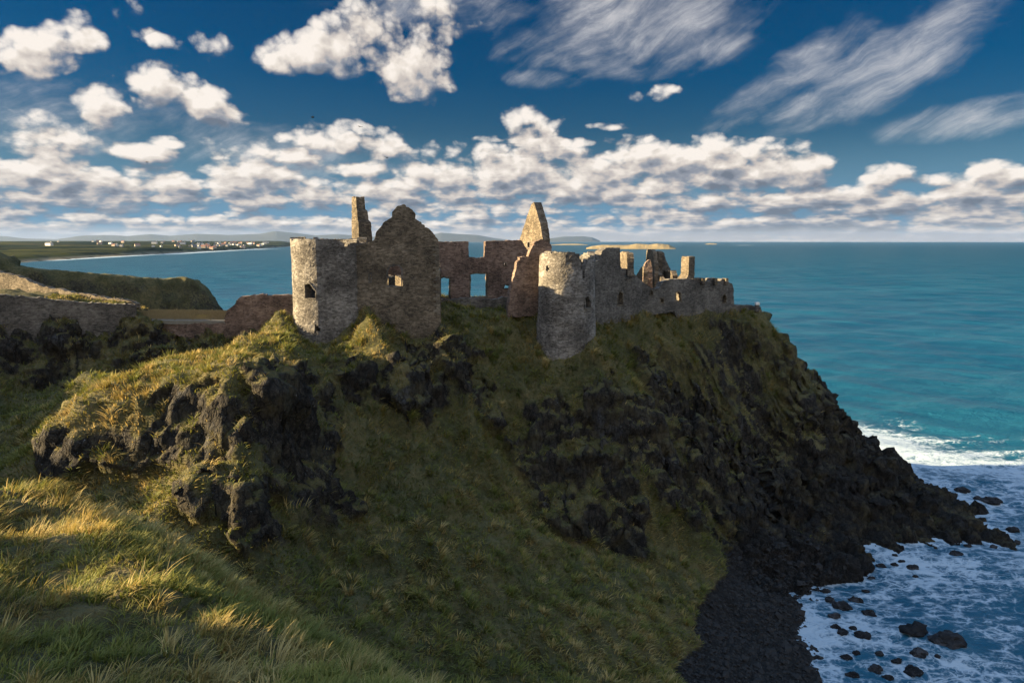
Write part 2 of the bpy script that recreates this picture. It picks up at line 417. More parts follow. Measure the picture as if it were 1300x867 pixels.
def mat_sea():
    m, t, b = new_mat('sea_water')
    g = t.n('ShaderNodeNewGeometry').outputs['Position']
    foam = t.attr('foam'); far = t.attr('far'); shallow = t.attr('shallow')
    n = t.noise(t.vscale(g, (.010, .022, 1)), 1.0, 5, .6)
    water = t.mix(t.ss(n, .35, .66), (.005, .055, .105), (.014, .086, .140))
    water = t.mix(t.ss(far, .25, 1.0), water, (.002, .040, .070))
    water = t.mix(t.mul(shallow, .3), water, (.007, .076, .102))
    water = t.mix(t.ss(foam, .1, .8, 0, .5), water, (.02, .085, .14))
    wq = t.vadd(g, t.vscale(t.noise(g, .35, 4, .6, out='Color'), (2.6, 2.6, 0)))
    wq = t.vscale(wq, (.75, 1.25, 1))
    e1 = t.voro(wq, .60, 'DISTANCE_TO_EDGE'); e2 = t.voro(wq, 1.7, 'DISTANCE_TO_EDGE')
    lace = t.m('MAXIMUM', t.ss(e1, .16, .0), t.mul(t.ss(e2, .16, .0), .75))
    fn = t.noise(t.vscale(g, (.8, 1.2, 1)), .55, 8, .68)
    x = t.m('MULTIPLY_ADD', lace, .36, t.m('MULTIPLY_ADD', t.sub(fn, .5), 2.1, t.mul(foam, .96)))
    ff = t.ss(x, .42, 1.0)
    ff = t.m('MULTIPLY', ff, t.ss(foam, .04, .22))
    col = t.mix(ff, water, (.34, .41, .46))
    t.l(col, b.inputs['Base Color'])
    t.l(t.lin(ff, 0, 1, .30, .9), b.inputs['Roughness'])
    b.inputs['IOR'].default_value = 1.33
    t.l(t.mul(t.lin(ff, 0, 1, .40, .1), t.lin(far, .02, .5, 1, .06)), b.inputs['Specular IOR Level'])
    bp = t.vscale(g, (.55, 1.0, 1))
    h = t.m('MULTIPLY_ADD', t.noise(bp, .8, 7, .66, .4), .95, t.m('MULTIPLY_ADD', t.noise(bp, .16, 5, .6), 1.6, t.mul(ff, .12)))
    bump(t, b, h, .8, .55)
    return m
M_TER = mat_terrain()
M_BLADE = mat_blades(); M_BLADE_NEAR = mat_blades(1.15)
M_ST_WARM = mat_stone('rubble_stone_warm', (.042, .034, .025), (.102, .082, .058), (.215, .175, .128), (.15, .125, .093))
M_ST_GREY = mat_stone('rubble_stone_grey', (.046, .041, .036), (.116, .105, .092), (.26, .24, .215), (.17, .155, .14))
M_ST_RED = mat_stone('rubble_stone_reddish', (.060, .042, .034), (.145, .100, .078), (.26, .19, .15), (.20, .16, .13))
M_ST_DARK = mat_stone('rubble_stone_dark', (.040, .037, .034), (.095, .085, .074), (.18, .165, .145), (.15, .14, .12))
M_QUOIN = mat_stone('dressed_quoin_stone', (.06, .05, .04), (.135, .115, .085), (.24, .21, .165), (.16, .14, .11), 1.6)
M_BASALT = mat_stone('wet_black_rock', (.006, .006, .007), (.016, .016, .017), (.045, .045, .048), (.010, .010, .010), 1.7)
M_SEA = mat_sea()

# ------------------------------------------------------------------ the headland: one sheet through measured points
C = []
def cp(*rows):
    for u, v, Y in rows: C.append(P(u, v, Y))
def cz(z, *rows):
    for u, v in rows: C.append(PZ(u, v, z))
def cw(*rows):
    for r in rows: C.append(np.array(r, float))
# castle foot
cp((420, 428, 79.8), (372, 432, 81), (466, 404, 81), (492, 399, 81.6), (520, 424, 82.2), (545, 432, 82.4), (562, 436, 82.6), (575, 430, 83.5), (620, 396, 91), (590, 400, 90), (650, 440, 85.5), (560, 460, 77), (520, 440, 79),
   (684, 442, 86), (716, 452, 85.2), (752, 438, 87), (775, 412, 93), (800, 430, 93.5), (815, 393, 98.5), (850, 394, 103), (870, 402, 103), (900, 392, 106), (930, 392, 109), (962, 392, 112))
# knoll
cp((270, 443, 64), (225, 453, 61.5), (160, 474, 58), (112, 497, 55.0), (318, 451, 61), (345, 430, 76), (352, 408, 83), (362, 440, 77), (400, 460, 74), (372, 455, 70),
   (345, 462, 58), (335, 476, 55), (105, 518, 53.4), (150, 514, 53.6), (200, 504, 53.6), (240, 494, 53.6), (190, 480, 57), (250, 466, 58), (300, 478, 53.8), (290, 492, 52.6), (285, 520, 52.2), (325, 498, 53.4))
cp((84, 556, 52.2), (64, 606, 51.2), (120, 580, 52.4), (160, 578, 52.2), (205, 572, 52.2), (245, 560, 52.0), (290, 575, 50.8), (330, 580, 51.4), (370, 590, 54), (100, 602, 51), (170, 605, 51), (270, 610, 50.0), (330, 620, 49.6))
cw((-30, 77, 28.6), (-38, 74, 27.5), (-45, 70, 26.5), (-24, 76, 29.5))
# gully left of the knoll
cp((30, 560, 63), (10, 520, 73), (0, 600, 57), (60, 520, 72), (-80, 600, 55))
# slope below the castle
cp((460, 470, 73), (440, 540, 67), (590, 480, 79), (620, 520, 77), (570, 520, 76), (500, 560, 70), (420, 610, 61), (400, 690, 53.5), (500, 690, 56), (600, 640, 66), (640, 590, 72),
   (560, 760, 51), (700, 760, 58.5), (640, 700, 60), (800, 800, 58.5), (870, 800, 61.5), (880, 745, 69), (620, 867, 45), (560, 850, 45), (750, 867, 49), (860, 867, 55),
   (330, 740, 43.5), (450, 800, 44), (200, 650, 46), (280, 650, 48), (350, 655, 49))
# central outcrop
cp((690, 500, 80), (760, 478, 82.5), (800, 520, 82), (660, 560, 76.5), (740, 600, 75.5), (680, 620, 74), (770, 700, 71), (700, 680, 69.5), (820, 620, 77), (835, 560, 82))
# right hand cliffs
cp((850, 470, 95), (900, 540, 92), (870, 640, 82), (940, 470, 105), (970, 560, 100), (1000, 640, 92.5), (930, 700, 81), (890, 690, 76), (960, 620, 92))
cp((988, 450, 113.5), (1012, 500, 115), (1032, 545, 115), (1070, 572, 113), (1104, 570, 111.5), (1134, 603, 108), (1180, 625, 104), (1220, 645, 100.5))
cz(1.6, (1225, 662), (1150, 668), (1010, 715), (1100, 665))
cz(.2, (1253, 672), (1180, 692), (1120, 690), (1085, 700), (1072, 722), (1040, 745), (1035, 790), (1050, 840), (1065, 880), (1235, 642), (1150, 606), (1090, 575))
cz(-2.0, (1275, 680), (1190, 712), (1120, 722), (1090, 755), (1075, 800), (1095, 850), (1280, 650), (1190, 604), (1110, 560), (1110, 900))
cz(1.5, (940, 740), (990, 760), (980, 840), (930, 800))
cw((-20, 95, 33), (0, 100, 33), (18, 104, 32.3), (34, 111, 31), (-28, 90, 32), (-20, 112, 32), (5, 114, 31.5), (25, 115, 31), (41, 114.5, 28.5),
   (-30, 121, 18), (0, 121, 17), (25, 119, 13), (42, 116.5, 12), (-30, 128, -4), (0, 128, -4), (25, 124, -4), (45, 119.5, -3), (58, 117, -3), (75, 112, -4), (90, 104, -5),
   (95, 85, -5), (75, 75, -4), (65, 60, -4), (90, 50, -6), (40, 40, -3), (50, 20, -4), (120, 100, -8), (120, 20, -8), (110, 150, -9), (0, 160, -8), (-60, 160, -6), (60, 160, -9),
   (35, 52, .8), (30, 40, 2.0), (14, 40, 8), (24, 45, 3))
# mainland: gully head, wall foot, hill out of frame to the left, the camera's own cliff
cp((80, 414, 86), (165, 409, 90.3), (0, 412, 81.6), (80, 440, 84.5), (0, 445, 80.6), (160, 440, 88.5), (80, 480, 82.5), (0, 480, 79), (160, 470, 86), (220, 436, 92.5), (290, 436, 94), (340, 445, 92), (250, 480, 85), (330, 470, 86))
cw((-63, 94, 33.3), (-75, 98, 33.9), (-95, 100, 35.6), (-56, 98, 32.3), (-60, 116, 26), (-60, 135, -3), (-42, 100, 29), (-42, 116, 22), (-42, 130, -3), (-90, 120, 30), (-100, 140, 4), (-130, 150, 5),
   (-62, 76, 28), (-72, 72, 33), (-86, 66, 37), (-80, 48, 36), (-66, 40, 31), (-54, 44, 24), (-44, 44, 21), (-110, 40, 41), (-64, 14, 37), (-45, 22, 32), (-32, 10, 36), (-20, 2, 37),
   (0, -2, 37), (8, 6, 34), (-20, 22, 30), (-5, 26, 24), (8, 30, 15), (18, 20, 17), (26, 8, 16), (30, -10, 18), (45, -10, 2), (-30, 34, 23), (-12, 36, 19), (-160, 0, 46), (-160, 100, 42), (-60, -30, 42), (0, -30, 38), (-160, -60, 50), (0, -60, 42), (60, -60, 0))
H = RBF(C, lam=6e-4)

gx = np.concatenate([np.arange(-160, -60, 1.0), np.arange(-60, 72, .22), np.arange(72, 126, 1.5)])
gy = np.concatenate([np.arange(-60, 30, 1.4), np.arange(30, 118, .22), np.arange(118, 160, 1.0)])
X, Y = np.meshgrid(gx, gy)
def smooth2(a, n):
    for _ in range(n):
        a = np.pad(a, 1, mode='edge'); a = (a[:-2, 1:-1] + a[2:, 1:-1] + a[1:-1, :-2] + a[1:-1, 2:] + 2 * a[1:-1, 1:-1]) / 6
    return a
Z = smooth2(H(X, Y), 14)
# rock outcrops: u, v, depth, radius, height, stretch
OUT = [(360, 560, 56, 3.0, 1.4), (385, 600, 56, 3.2, 1.6), (395, 560, 62, 2.6, 1.2), 
       (300, 665, 49.0, 3.6, 2.4), (330, 700, 46.5, 2.4, 1.8), (275, 690, 46.6, 2.2, 1.6), (400, 540, 66, 2.6, 1.0), (425, 470, 72.5, 3.4, 1.5), (445, 500, 70, 2.6, 1.2),
       (575, 462, 79.5, 3.2, 1.6), (520, 470, 75.5, 2.6, 1.2), (610, 500, 78, 2.2, 1.0), (545, 520, 74.5, 2.0, .9), (495, 510, 73, 2.0, 1.0), (540, 446, 78.5, 2.0, .9), (610, 445, 83, 1.8, .8),
       (700, 560, 77, 4.8, 1.6), (760, 570, 78.5, 4.4, 1.6), (720, 630, 73.5, 5.0, 2.2), (770, 650, 73.5, 4.2, 2.2), (760, 505, 81.5, 2.2, .7), (800, 560, 80.5, 3.4, 1.2), (665, 580, 75.5, 2.4, 1.2),
       (850, 540, 89, 4.6, 1.4), (830, 610, 79, 4.6, 2.0), (900, 590, 89, 5.6, 1.8), (860, 640, 81.5, 4.0, 2.0), (945, 560, 97, 5.0, 1.6), (910, 650, 86, 5.0, 2.0), (820, 440, 92, 1.5, .8)]
Z = Z + 1.5 * fbm(X + .6 * Y, .45 * Y, s=9, oct=3, seed=41, ridge=True) * sstep(Y, 36, 46) * (1 - np.exp(-(((X - 8) / 36) ** 2 + ((Y - 103) / 15) ** 2) ** 3)) * sstep(Z, 2, 7) * (1 - .8 * sstep(X, -44, -38) * (1 - sstep(X, -22, -16)) * sstep(Y, 48, 50) * (1 - sstep(Y, 66, 72)))
ribs = fbm((X + Y) * .7, (X - Y) * .16, s=3.4, oct=4, rough=.55, seed=46, ridge=True)
Z = Z + 2.5 * ribs * sstep(X, 14, 26) * sstep(Y, 72, 80) * sstep(Z, 1.5, 5) * (1 - sstep(Z, 24, 29))
rock = np.zeros_like(Z)
wx = X + 3.2 * fbm(X, Y, s=4.5, oct=5, rough=.6, seed=5); wy = Y + 3.2 * fbm(X, Y, s=4.5, oct=5, rough=.6, seed=9)
for (u, v, yy, r, h) in OUT:
    c = P(u, v, yy)
    d = np.hypot(wx - c[0], (wy - c[1]) * 1.1) / r
    q = 1 - sstep(d, .70, 1.05)
    Z = Z + .34 * h * q
    rock = np.maximum(rock, q)
N = grid_normals(X, Y, Z)
steep = 1 - N[..., 2]
zone = sstep(X, 24, 34) * sstep(Y, 70, 78)                          # the bare right hand cliffs
low = sstep(Z, 12, 5) if False else 1 - sstep(Z, 8, 15)
rock = np.maximum(rock, zone * sstep(steep, .20, .42) * (.60 - .38 * sstep(Z, 13, 23)) + zone * low * 1.0)
streak = fbm(X * 1.0 + .3 * Y, Y * .22, s=1.5, oct=4, rough=.6, seed=45)
rock = np.maximum(rock, sstep(steep, .42, .58) * .75)
knoll = sstep(X, -44, -38) * (1 - sstep(X, -25, -20)) * sstep(Y, 48, 50.5) * (1 - sstep(Y, 62, 66))
rock = np.maximum(rock, knoll * sstep(steep, .26, .40))
rock = rock * (1 - knoll * (1 - sstep(steep, .16, .26)))
rock = np.maximum(rock, (1 - sstep(X, -32, -28)) * sstep(Y, 76, 80) * sstep(steep, .06, .18) * .8)
tipz = sstep(X, 44, 52) * sstep(Y, 84, 88)
rock = np.maximum(rock, tipz)
beach = (1 - sstep(Z, 3.4, 5.0)) * sstep(X, 8, 14) * (1 - tipz)
beach = beach * (1 - sstep(Y, 80, 88))
beach = sstep(beach + .45 * fbm(X, Y, s=2.5, oct=4, rough=.6, seed=48), .38, .62)
rock = np.clip(rock + .55 * streak * (rock > .05) * (1 - beach) + .25 * fbm(X, Y, Z, s=5, oct=4, seed=31) * (rock > .05), 0, 1)
# displacement: blocks on the rock, tussocks on the grass
f0, f00, cid0 = worley(X + 2 * fbm(X, Y, Z, s=5, oct=3, seed=12), Y, Z * .7, 5.0, 21)
f1, f2, cid = worley(X + .8 * fbm(X, Y, s=2, oct=2, seed=2), Y, Z * .5, 2.2, 11)
g1, g2, cid2 = worley(X, Y, Z * .6, 1.0, 17)
blocks = 1.5 * (cid0 - .5) + 1.2 * (cid - .5) + .5 * (f2 - f1) + .55 * (cid2 - .5) + .25 * (g2 - g1) - .3 + .3 * fbm(X, Y, Z, s=.8, oct=3, rough=.6, seed=52)
blocks = blocks + .9 * fbm(X, Y, Z, s=5, oct=5, rough=.55, seed=51, ridge=True)
tuss = .62 * fbm(X, Y, Z, s=2.2, oct=4, rough=.6, seed=71) + .8 * fbm(X, Y, s=9, oct=3, seed=81)
rills = .5 * fbm(X * 1.0, Y * .28, s=1.9, oct=4, rough=.6, seed=91)
rk3 = sstep(rock, .25, .7)
disp = rk3 * (blocks + .5 * fbm(X, Y, Z * .35, s=1.1, oct=4, rough=.6, seed=53, ridge=True)) * .95 + (1 - rk3) * (tuss + rills) * (1 - beach) + beach * .35 * fbm(X, Y, s=1.6, oct=4, seed=4)
flat_castle = np.exp(-(((X - 8) / 34) ** 2 + ((Y - 103) / 9) ** 2) ** 3)
f3, f33, cid3 = worley(X + 1.5 * fbm(X, Y, s=4, oct=3, seed=13), Y, Z * .6, 6.5, 23)
disp = disp + zone * rk3 * (2.6 * (cid3 - .5) + .8 * (f33 - f3) - .3) * (1 - tipz * .6)
disp = disp * (1 - .7 * flat_castle) * (1 - .40 * knoll)
inner = sstep(X, -75, -60) * sstep(Y, 20, 32) * (1 - sstep(X, 72, 80))
disp = disp * (.35 + .65 * inner)
HX, HY, HZ = X + N[..., 0] * disp, Y + N[..., 1] * disp, Z + N[..., 2] * disp
HZb = HZ.copy()
NH = grid_normals(HX, HY, HZ)
# turf lies on the ledges between the rocks
ledge = sstep(smooth2(NH[..., 2], 5) + .28 * fbm(X, Y, s=5, oct=3, seed=44) + .22 * streak, .50, .78)
fineledge = sstep(NH[..., 2] + .15 * fbm(X, Y, Z, s=1.0, oct=3, seed=47), .55, .85)
ledge = np.maximum(ledge, .85 * fineledge)
rock = rock * (1 - .95 * ledge * sstep(Z, 7, 12) * (1 - .6 * tipz))
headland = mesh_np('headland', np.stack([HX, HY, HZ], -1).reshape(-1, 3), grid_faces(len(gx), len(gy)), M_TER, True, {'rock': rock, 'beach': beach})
tag(headland, kind='structure')

def terr(x, y, A):                                                   # bilinear look up on the sheet
    x = np.asarray(x, float); y = np.asarray(y, float)
    i = np.clip(np.searchsorted(gx, x) - 1, 0, len(gx) - 2); j = np.clip(np.searchsorted(gy, y) - 1, 0, len(gy) - 2)
    a = np.clip((x - gx[i]) / (gx[i + 1] - gx[i]), 0, 1); b = np.clip((y - gy[j]) / (gy[j + 1] - gy[j]), 0, 1)
    if A.ndim == 3: a = a[..., None]; b = b[..., None]
    return A[j, i] * (1 - a) * (1 - b) + A[j, i + 1] * a * (1 - b) + A[j + 1, i] * (1 - a) * b + A[j + 1, i + 1] * a * b

# ------------------------------------------------------------------ foreground ledge under the camera
sil = [(-60, 650, 15), (0, 638, 14), (60, 634, 13), (110, 656, 11.8), (150, 696, 10.2), (200, 734, 9.4), (330, 802, 8.0), (480, 878, 6.2), (575, 925, 5.2), (680, 950, 4.4)]
G = [P(*q) for q in sil]
for q in sil:
    p = P(*q); G.append(p + np.array([.6, 1.6, -1.3])); G.append(p + np.array([2.0, 5.5, -6.5])); G.append(p + np.array([4, 11, -14]))
for q in [(0, 690, 11), (50, 676, 11.2), (110, 700, 9.8), (130, 694, 9.9), (60, 740, 8.6), (100, 735, 8.8), (160, 760, 8), (0, 790, 6.8), (100, 790, 7.2), (220, 800, 7.2), (0, 877, 5.2), (150, 860, 5.7), (300, 846, 6.4), (330, 868, 5.6), (430, 895, 5.5), (500, 895, 5.1), (250, 880, 5.3), (30, 700, 10.3)]:
    G.append(P(*q))
for w in [(-16, 6, 38.4), (-13, 2, 39.3), (-6, 1, 39.7), (0, 0, 39.9), (3, 1, 39.6), (6, 3, 38), (12, 6, 34), (-22, 10, 37.3), (-30, 12, 37), (-24, 0, 39), (0, -4, 40.2), (-12, -4, 40.2), (10, -3, 38)]:
    G.append(np.array(w, float))
HF = RBF(G, lam=2e-4, sc=10)
fx = np.arange(-30, 10, .11); fy = np.arange(-3, 26, .11)
FX, FY = np.meshgrid(fx, fy)
FZ = smooth2(HF(FX, FY), 8) + .34 * fbm(FX, FY, s=1.7, oct=5, rough=.55, seed=3) + .10 * fbm(FX, FY, s=.4, oct=3, seed=33)
FZ = FZ + 2.0 * np.exp(-(((FX + 8.4) / 1.4) ** 2 + ((FY - 5.2) / 1.8) ** 2)) + 1.2 * np.exp(-(((FX + 11.8) / 1.6) ** 2 + ((FY - 9.2) / .9) ** 2))  # unseen hummocks left of the frame, added to shade the near bank
FZ = FZ - .02 * np.maximum(0, np.hypot(FX, FY) - 26)
fore = mesh_np('clifftop_ledge', np.stack([FX, FY, FZ], -1).reshape(-1, 3), grid_faces(len(fx), len(fy)), M_TER, True, {'rock': np.zeros(FX.size), 'beach': np.zeros(FX.size)})
tag(fore, kind='structure')
NF = grid_normals(FX, FY, FZ)

# ------------------------------------------------------------------ grass
def blades(name, pts, nrm, length, width, lean, nseg, tint, droop=.8, down=.3, spin=.75, mat=None):
    n = len(pts)
    up = nrm * .45 + np.array([0, 0, .55]); up /= np.linalg.norm(up, axis=1, keepdims=True)
    dh = nrm.copy(); dh[:, 2] = 0
    ang = rng.uniform(0, 2 * np.pi, n)
    ld = np.stack([np.cos(ang), np.sin(ang), np.zeros(n)], 1) * spin + np.array(lean) + dh * down * 2
    ld /= np.linalg.norm(ld, axis=1, keepdims=True) + 1e-6
    side = np.cross(up, ld); side /= np.linalg.norm(side, axis=1, keepdims=True) + 1e-6
    dr = droop * rng.uniform(.3, 1.25, n)
    rows = []; tips = []
    for k in range(nseg + 1):
        s = k / nseg
        c = pts + up * (length * (s - .38 * dr * s * s))[:, None] + ld * (length * dr * .8 * s ** 1.7)[:, None]
        if k < nseg:
            w = width * (1 - .55 * s)
            rows += [c - side * w[:, None] / 2, c + side * w[:, None] / 2]; tips += [np.full(n, s)] * 2
        else:
            rows += [c]; tips += [np.ones(n)]
    m = len(rows)
    V = np.stack(rows, 1).reshape(-1, 3); T = np.stack(tips, 1).ravel()
    base = np.arange(n)[:, None] * m
    q = np.concatenate([base + np.array([[2 * k, 2 * k + 1, 2 * k + 3, 2 * k + 2]]) for k in range(nseg - 1)], 0) if nseg > 1 else np.zeros((0, 4), int)
    tr = base + np.array([[m - 3, m - 2, m - 1]])
    return mesh_np(name, V, q, mat or M_BLADE, True, {'tint': np.repeat(tint, m), 'tip': T}, tris=tr)

# on the headland slopes
n = 780000
bx = rng.uniform(-62, 50, n); by = rng.uniform(34, 114, n)
rk = terr(bx, by, rock); bc = terr(bx, by, beach); nn = terr(bx, by, NH)
keep = (rk < .28 + .55 * rng.random(n) ** 1.5) & (bc < .3) & (nn[:, 1] < .45) & (rng.random(n) < np.clip(1.35 - by / 130, .3, 1))
clump = fbm(bx, by, s=1.4, oct=3, seed=61)
keep &= rng.random(n) < .55 + .6 * clump
bx, by, nn, clump = bx[keep], by[keep], nn[keep], clump[keep]
p = np.stack([terr(bx, by, HX), terr(bx, by, HY), terr(bx, by, HZ) - .05], 1)
cell1, _, cid1 = worley(p[:, 0], p[:, 1], 0 * p[:, 0], .75, 77)
L = rng.uniform(.28, .66, len(p)) * (.6 + .65 * cid1)
big = fbm(p[:, 0], p[:, 1], s=8, oct=3, seed=66)
hg = blades('slope_grass', p, nn, L, rng.uniform(.05, .10, len(p)), np.stack([.3 + 1.6 * (np.modf(cid1 * 7.31)[0] - .5), -.15 + 1.4 * (np.modf(cid1 * 13.7)[0] - .5), 0 * cid1], 1), 2, np.clip(.42 + .42 * big + .25 * fbm(p[:, 0] * 1.6, p[:, 1] * .5, s=2.5, oct=3, seed=67) + .55 * (cid1 - .5) + rng.normal(0, .12, len(p)), 0, 1), 1.1, .6)
bx, by = rng.uniform(-50, 46, 1900), rng.uniform(36, 112, 1900)
ok = (terr(bx, by, rock) < .35) & (terr(bx, by, beach) < .2) & (terr(bx, by, NH)[:, 1] < .3)
bx, by = bx[ok], by[ok]; m_ = 34; an = rng.uniform(0, 2 * np.pi, (len(bx), m_)); rd = .38 * np.sqrt(rng.random((len(bx), m_)))
qx, qy = (bx[:, None] + rd * np.cos(an)).ravel(), (by[:, None] + rd * np.sin(an)).ravel()
tone = np.clip(np.where(rng.random(len(bx)) < .45, .74, .24) + rng.normal(0, .08, len(bx)), 0, 1)
p = np.stack([terr(qx, qy, HX), terr(qx, qy, HY), terr(qx, qy, HZ) - .04], 1)
tg = blades('slope_tussocks', p, terr(qx, qy, NH), np.repeat(rng.uniform(.55, 1.15, len(bx)), m_) * rng.uniform(.6, 1.1, len(p)), rng.uniform(.05, .10, len(p)), np.stack([np.cos(an).ravel() * 1.1 + .3, np.sin(an).ravel() * 1.1 - .2, 0 * qx], 1), 3, np.clip(np.repeat(tone, m_) + rng.normal(0, .08, len(p)), 0, 1), 1.0, .5, spin=.3)
tag(tg, 'taller tussocks standing out of the grass on the headland slopes', 'grass', kind='stuff')
tag(hg, 'long wind-combed grass covering the shaded slopes of the headland', 'grass', kind='stuff')
# on the ledge: a short carpet, then tufts of their own colour and bend
def fl(x, y, A):
    i = np.clip(((x - fx[0]) / .11).astype(int), 0, len(fx) - 1); j = np.clip(((y - fy[0]) / .11).astype(int), 0, len(fy) - 1); return A[j, i]
n = 60000
rr = 2.5 + 16 * rng.random(n); aa = rng.uniform(R(-62), R(12), n)
bx, by = rr * np.sin(aa), rr * np.cos(aa)
kind = fbm(bx, by, s=1.3, oct=3, seed=166)
bl = rng.uniform(.05, .15, n); bt = np.clip(.36 + .5 * kind + rng.normal(0, .12, n), 0, 1); blx = rng.normal(.3, .6, n); bly = rng.normal(0, .6, n)
P_x, P_y, P_l, P_t, P_a, P_b = [bx], [by], [bl], [bt], [blx], [bly]
nt = 2300
rr = 3.0 + 14 * rng.random(nt); aa = rng.uniform(R(-60), R(10), nt)
tx, ty = rr * np.sin(aa), rr * np.cos(aa)
tk = fbm(tx, ty, s=1.5, oct=3, seed=266) + rng.normal(0, .22, nt)
for k in range(nt):
    straw = tk[k] > .08
    m = int(rng.integers(26, 75)); rad = rng.uniform(.06, .22) * (.5 + .06 * rr[k])
    an = rng.uniform(0, 2 * np.pi, m); rd = rad * np.sqrt(rng.random(m))
    P_x.append(tx[k] + rd * np.cos(an)); P_y.append(ty[k] + rd * np.sin(an))
    tall = rng.uniform(.16, .36) if straw else rng.uniform(.14, .28)
    P_l.append(tall * rng.uniform(.55, 1.25, m))
    P_t.append(np.clip((.76 if straw else .26) + rng.normal(0, .06) + rng.normal(0, .11, m), 0, 1))
    wa = rng.normal(.55, .45), rng.normal(-.1, .5)
    out = rd / rad * (1.1 if straw else .6)
    P_a.append(out * np.cos(an) + wa[0] * (1.2 if straw else .5)); P_b.append(out * np.sin(an) + wa[1] * (1.2 if straw else .5))
# dry seed stalks standing on the brow
for (u, v, Y) in [(178, 770, 8.6), (183, 772, 8.6), (190, 774, 8.5), (198, 776, 8.4), (205, 778, 8.4), (170, 765, 8.8), (210, 780, 8.3), (185, 800, 7.4), (190, 802, 7.4)]:
    q = P(u, v, Y); P_x.append(np.full(2, q[0]) + rng.normal(0, .03, 2)); P_y.append(np.full(2, q[1])); P_l.append(rng.uniform(.4, .8, 2)); P_t.append(np.array([.8, .9])); P_a.append(np.full(2, .05)); P_b.append(np.full(2, .02))
bx, by, bl, bt, blx, bly = (np.concatenate(q) for q in (P_x, P_y, P_l, P_t, P_a, P_b))
dist = np.hypot(bx, by)
p = np.stack([bx, by, fl(bx, by, FZ) - .02], 1)
fg = blades('clifftop_grass', p, fl(bx, by, NF), bl * (.38 + .047 * dist), rng.uniform(.005, .014, len(p)) * (.6 + .06 * dist), np.stack([blx, bly, 0 * blx], 1), 4, bt, 1.05, .25, spin=.3, mat=M_BLADE_NEAR)
tag(fg, 'tangle of green and straw grass on the near clifftop', 'grass', kind='stuff')

# ------------------------------------------------------------------ sea
va = np.concatenate([np.arange(-180, -44, 4.0), np.arange(-44, 44, .26), np.arange(44, 181, 4.0)])
vr = np.exp(np.arange(math.log(28), math.log(24000), .0062))
A_, R_ = np.meshgrid(np.radians(va), vr)
SX, SY = R_ * np.sin(A_), R_ * np.cos(A_)
SZ = np.zeros_like(SX); step = R_ * .0062; wr = np.random.default_rng(11)
for i in range(46):
    lam = 2.0 * (1.075 ** i)
    th = R(200) + wr.normal(0, .55)
    k = 2 * np.pi / lam; ph = wr.uniform(0, 6.28)
    am = .0085 * lam ** .72 * np.clip(1.6 - step * 4 / lam, 0, 1)
    s = np.sin(k * (SX * math.sin(th) + SY * math.cos(th)) + ph + .8 * np.sin(SX * .011 + i) + .8 * np.sin(SY * .017 + 2 * i))
    SZ += am * (s + .35 * s * s)
hz = np.where((SX > gx[0]) & (SX < gx[-1]) & (SY > gy[0]) & (SY < gy[-1]), terr(SX, SY, smooth2(HZb, 30)), -10)
near = np.exp(-np.maximum(0, -hz) / 3.0)
def blob(u, v, du, dv, w):
    c = PZ(u, v); cx = PZ(u + du, v); cy = PZ(u, v - dv)
    return w * np.exp(-(((SX - c[0]) / abs(cx[0] - c[0])) ** 2 + ((SY - c[1]) / abs(cy[1] - c[1])) ** 2))
foam = .40 * np.exp(-np.maximum(0, -hz) / 1.2) + .24 * near
for b_ in [(1110, 566, 80, 26, .75), (1190, 588, 100, 24, .62), (1290, 600, 90, 14, .60), (1080, 545, 40, 12, .6), (1180, 640, 90, 30, .42), (1260, 690, 90, 50, .45), (1150, 720, 110, 40, .48), (1090, 790, 70, 60, .46), (1200, 760, 120, 50, .36), (1280, 630, 70, 26, .45), (1160, 850, 120, 40, .40), (1290, 850, 60, 40, .25)]:
    foam = np.maximum(foam, blob(*b_)) + .12 * np.minimum(foam, blob(*b_))
foam = foam + .12 * (foam > .2) + .38 * fbm(SX, SY * 1.6, s=9, oct=4, seed=7) * (foam > .03)
for v0, w in [(560, .3), (578, .35), (592, .35), (640, .2), (760, .2)]:        # breaking crests
    c = PZ(1180, v0); crest = np.exp(-(((SY - c[1] - 3.0 * fbm(SX, SY, s=14, oct=3, seed=int(v0))) / 1.1) ** 2)) * sstep(SX, 50, 62) * (1 - sstep(SX, 120, 170))
    foam = foam + w * crest * .8; SZ = SZ + .35 * crest
foam = np.clip(foam, 0, 1)
# surf along the far beach, breakers in the open sea
far = np.clip(np.log(R_ / 100) / np.log(60), 0, 1)
for (u0, v0, u1, v1, wd) in [(60, 331, 200, 323.0, 26), (200, 323.0, 312, 316.8, 60), (285, 317.2, 318, 316.2, 150), (938, 311.6, 950, 311.6, 130)]:
    a, b_ = PZ(u0, v0), PZ(u1, v1); d = (b_ - a)[:2]; L_ = np.hypot(*d); d /= L_
    s_ = (SX - a[0]) * d[0] + (SY - a[1]) * d[1]; q_ = (SX - a[0]) * -d[1] + (SY - a[1]) * d[0]
    foam = np.maximum(foam, (s_ > -20) * (s_ < L_ + 20) * np.exp(-(q_ / wd) ** 2) * 1.0)
SZ *= .55 + .45 * sstep(R_, 110, 200)
shallow = np.exp(-((R_ - 130) / 140) ** 2)
nA = len(va)
sea = mesh_np('sea', np.stack([SX, SY, SZ], -1).reshape(-1, 3), grid_faces(nA, len(vr)), M_SEA, True, {'foam': foam, 'far': far, 'shallow': shallow})
tag(sea, kind='structure')

def sea_z(x, y):
    j = int(np.argmin(np.abs(vr - math.hypot(x, y)))); i = int(np.argmin(np.abs(va - math.degrees(math.atan2(x, y))))); return float(SZ[j, i])

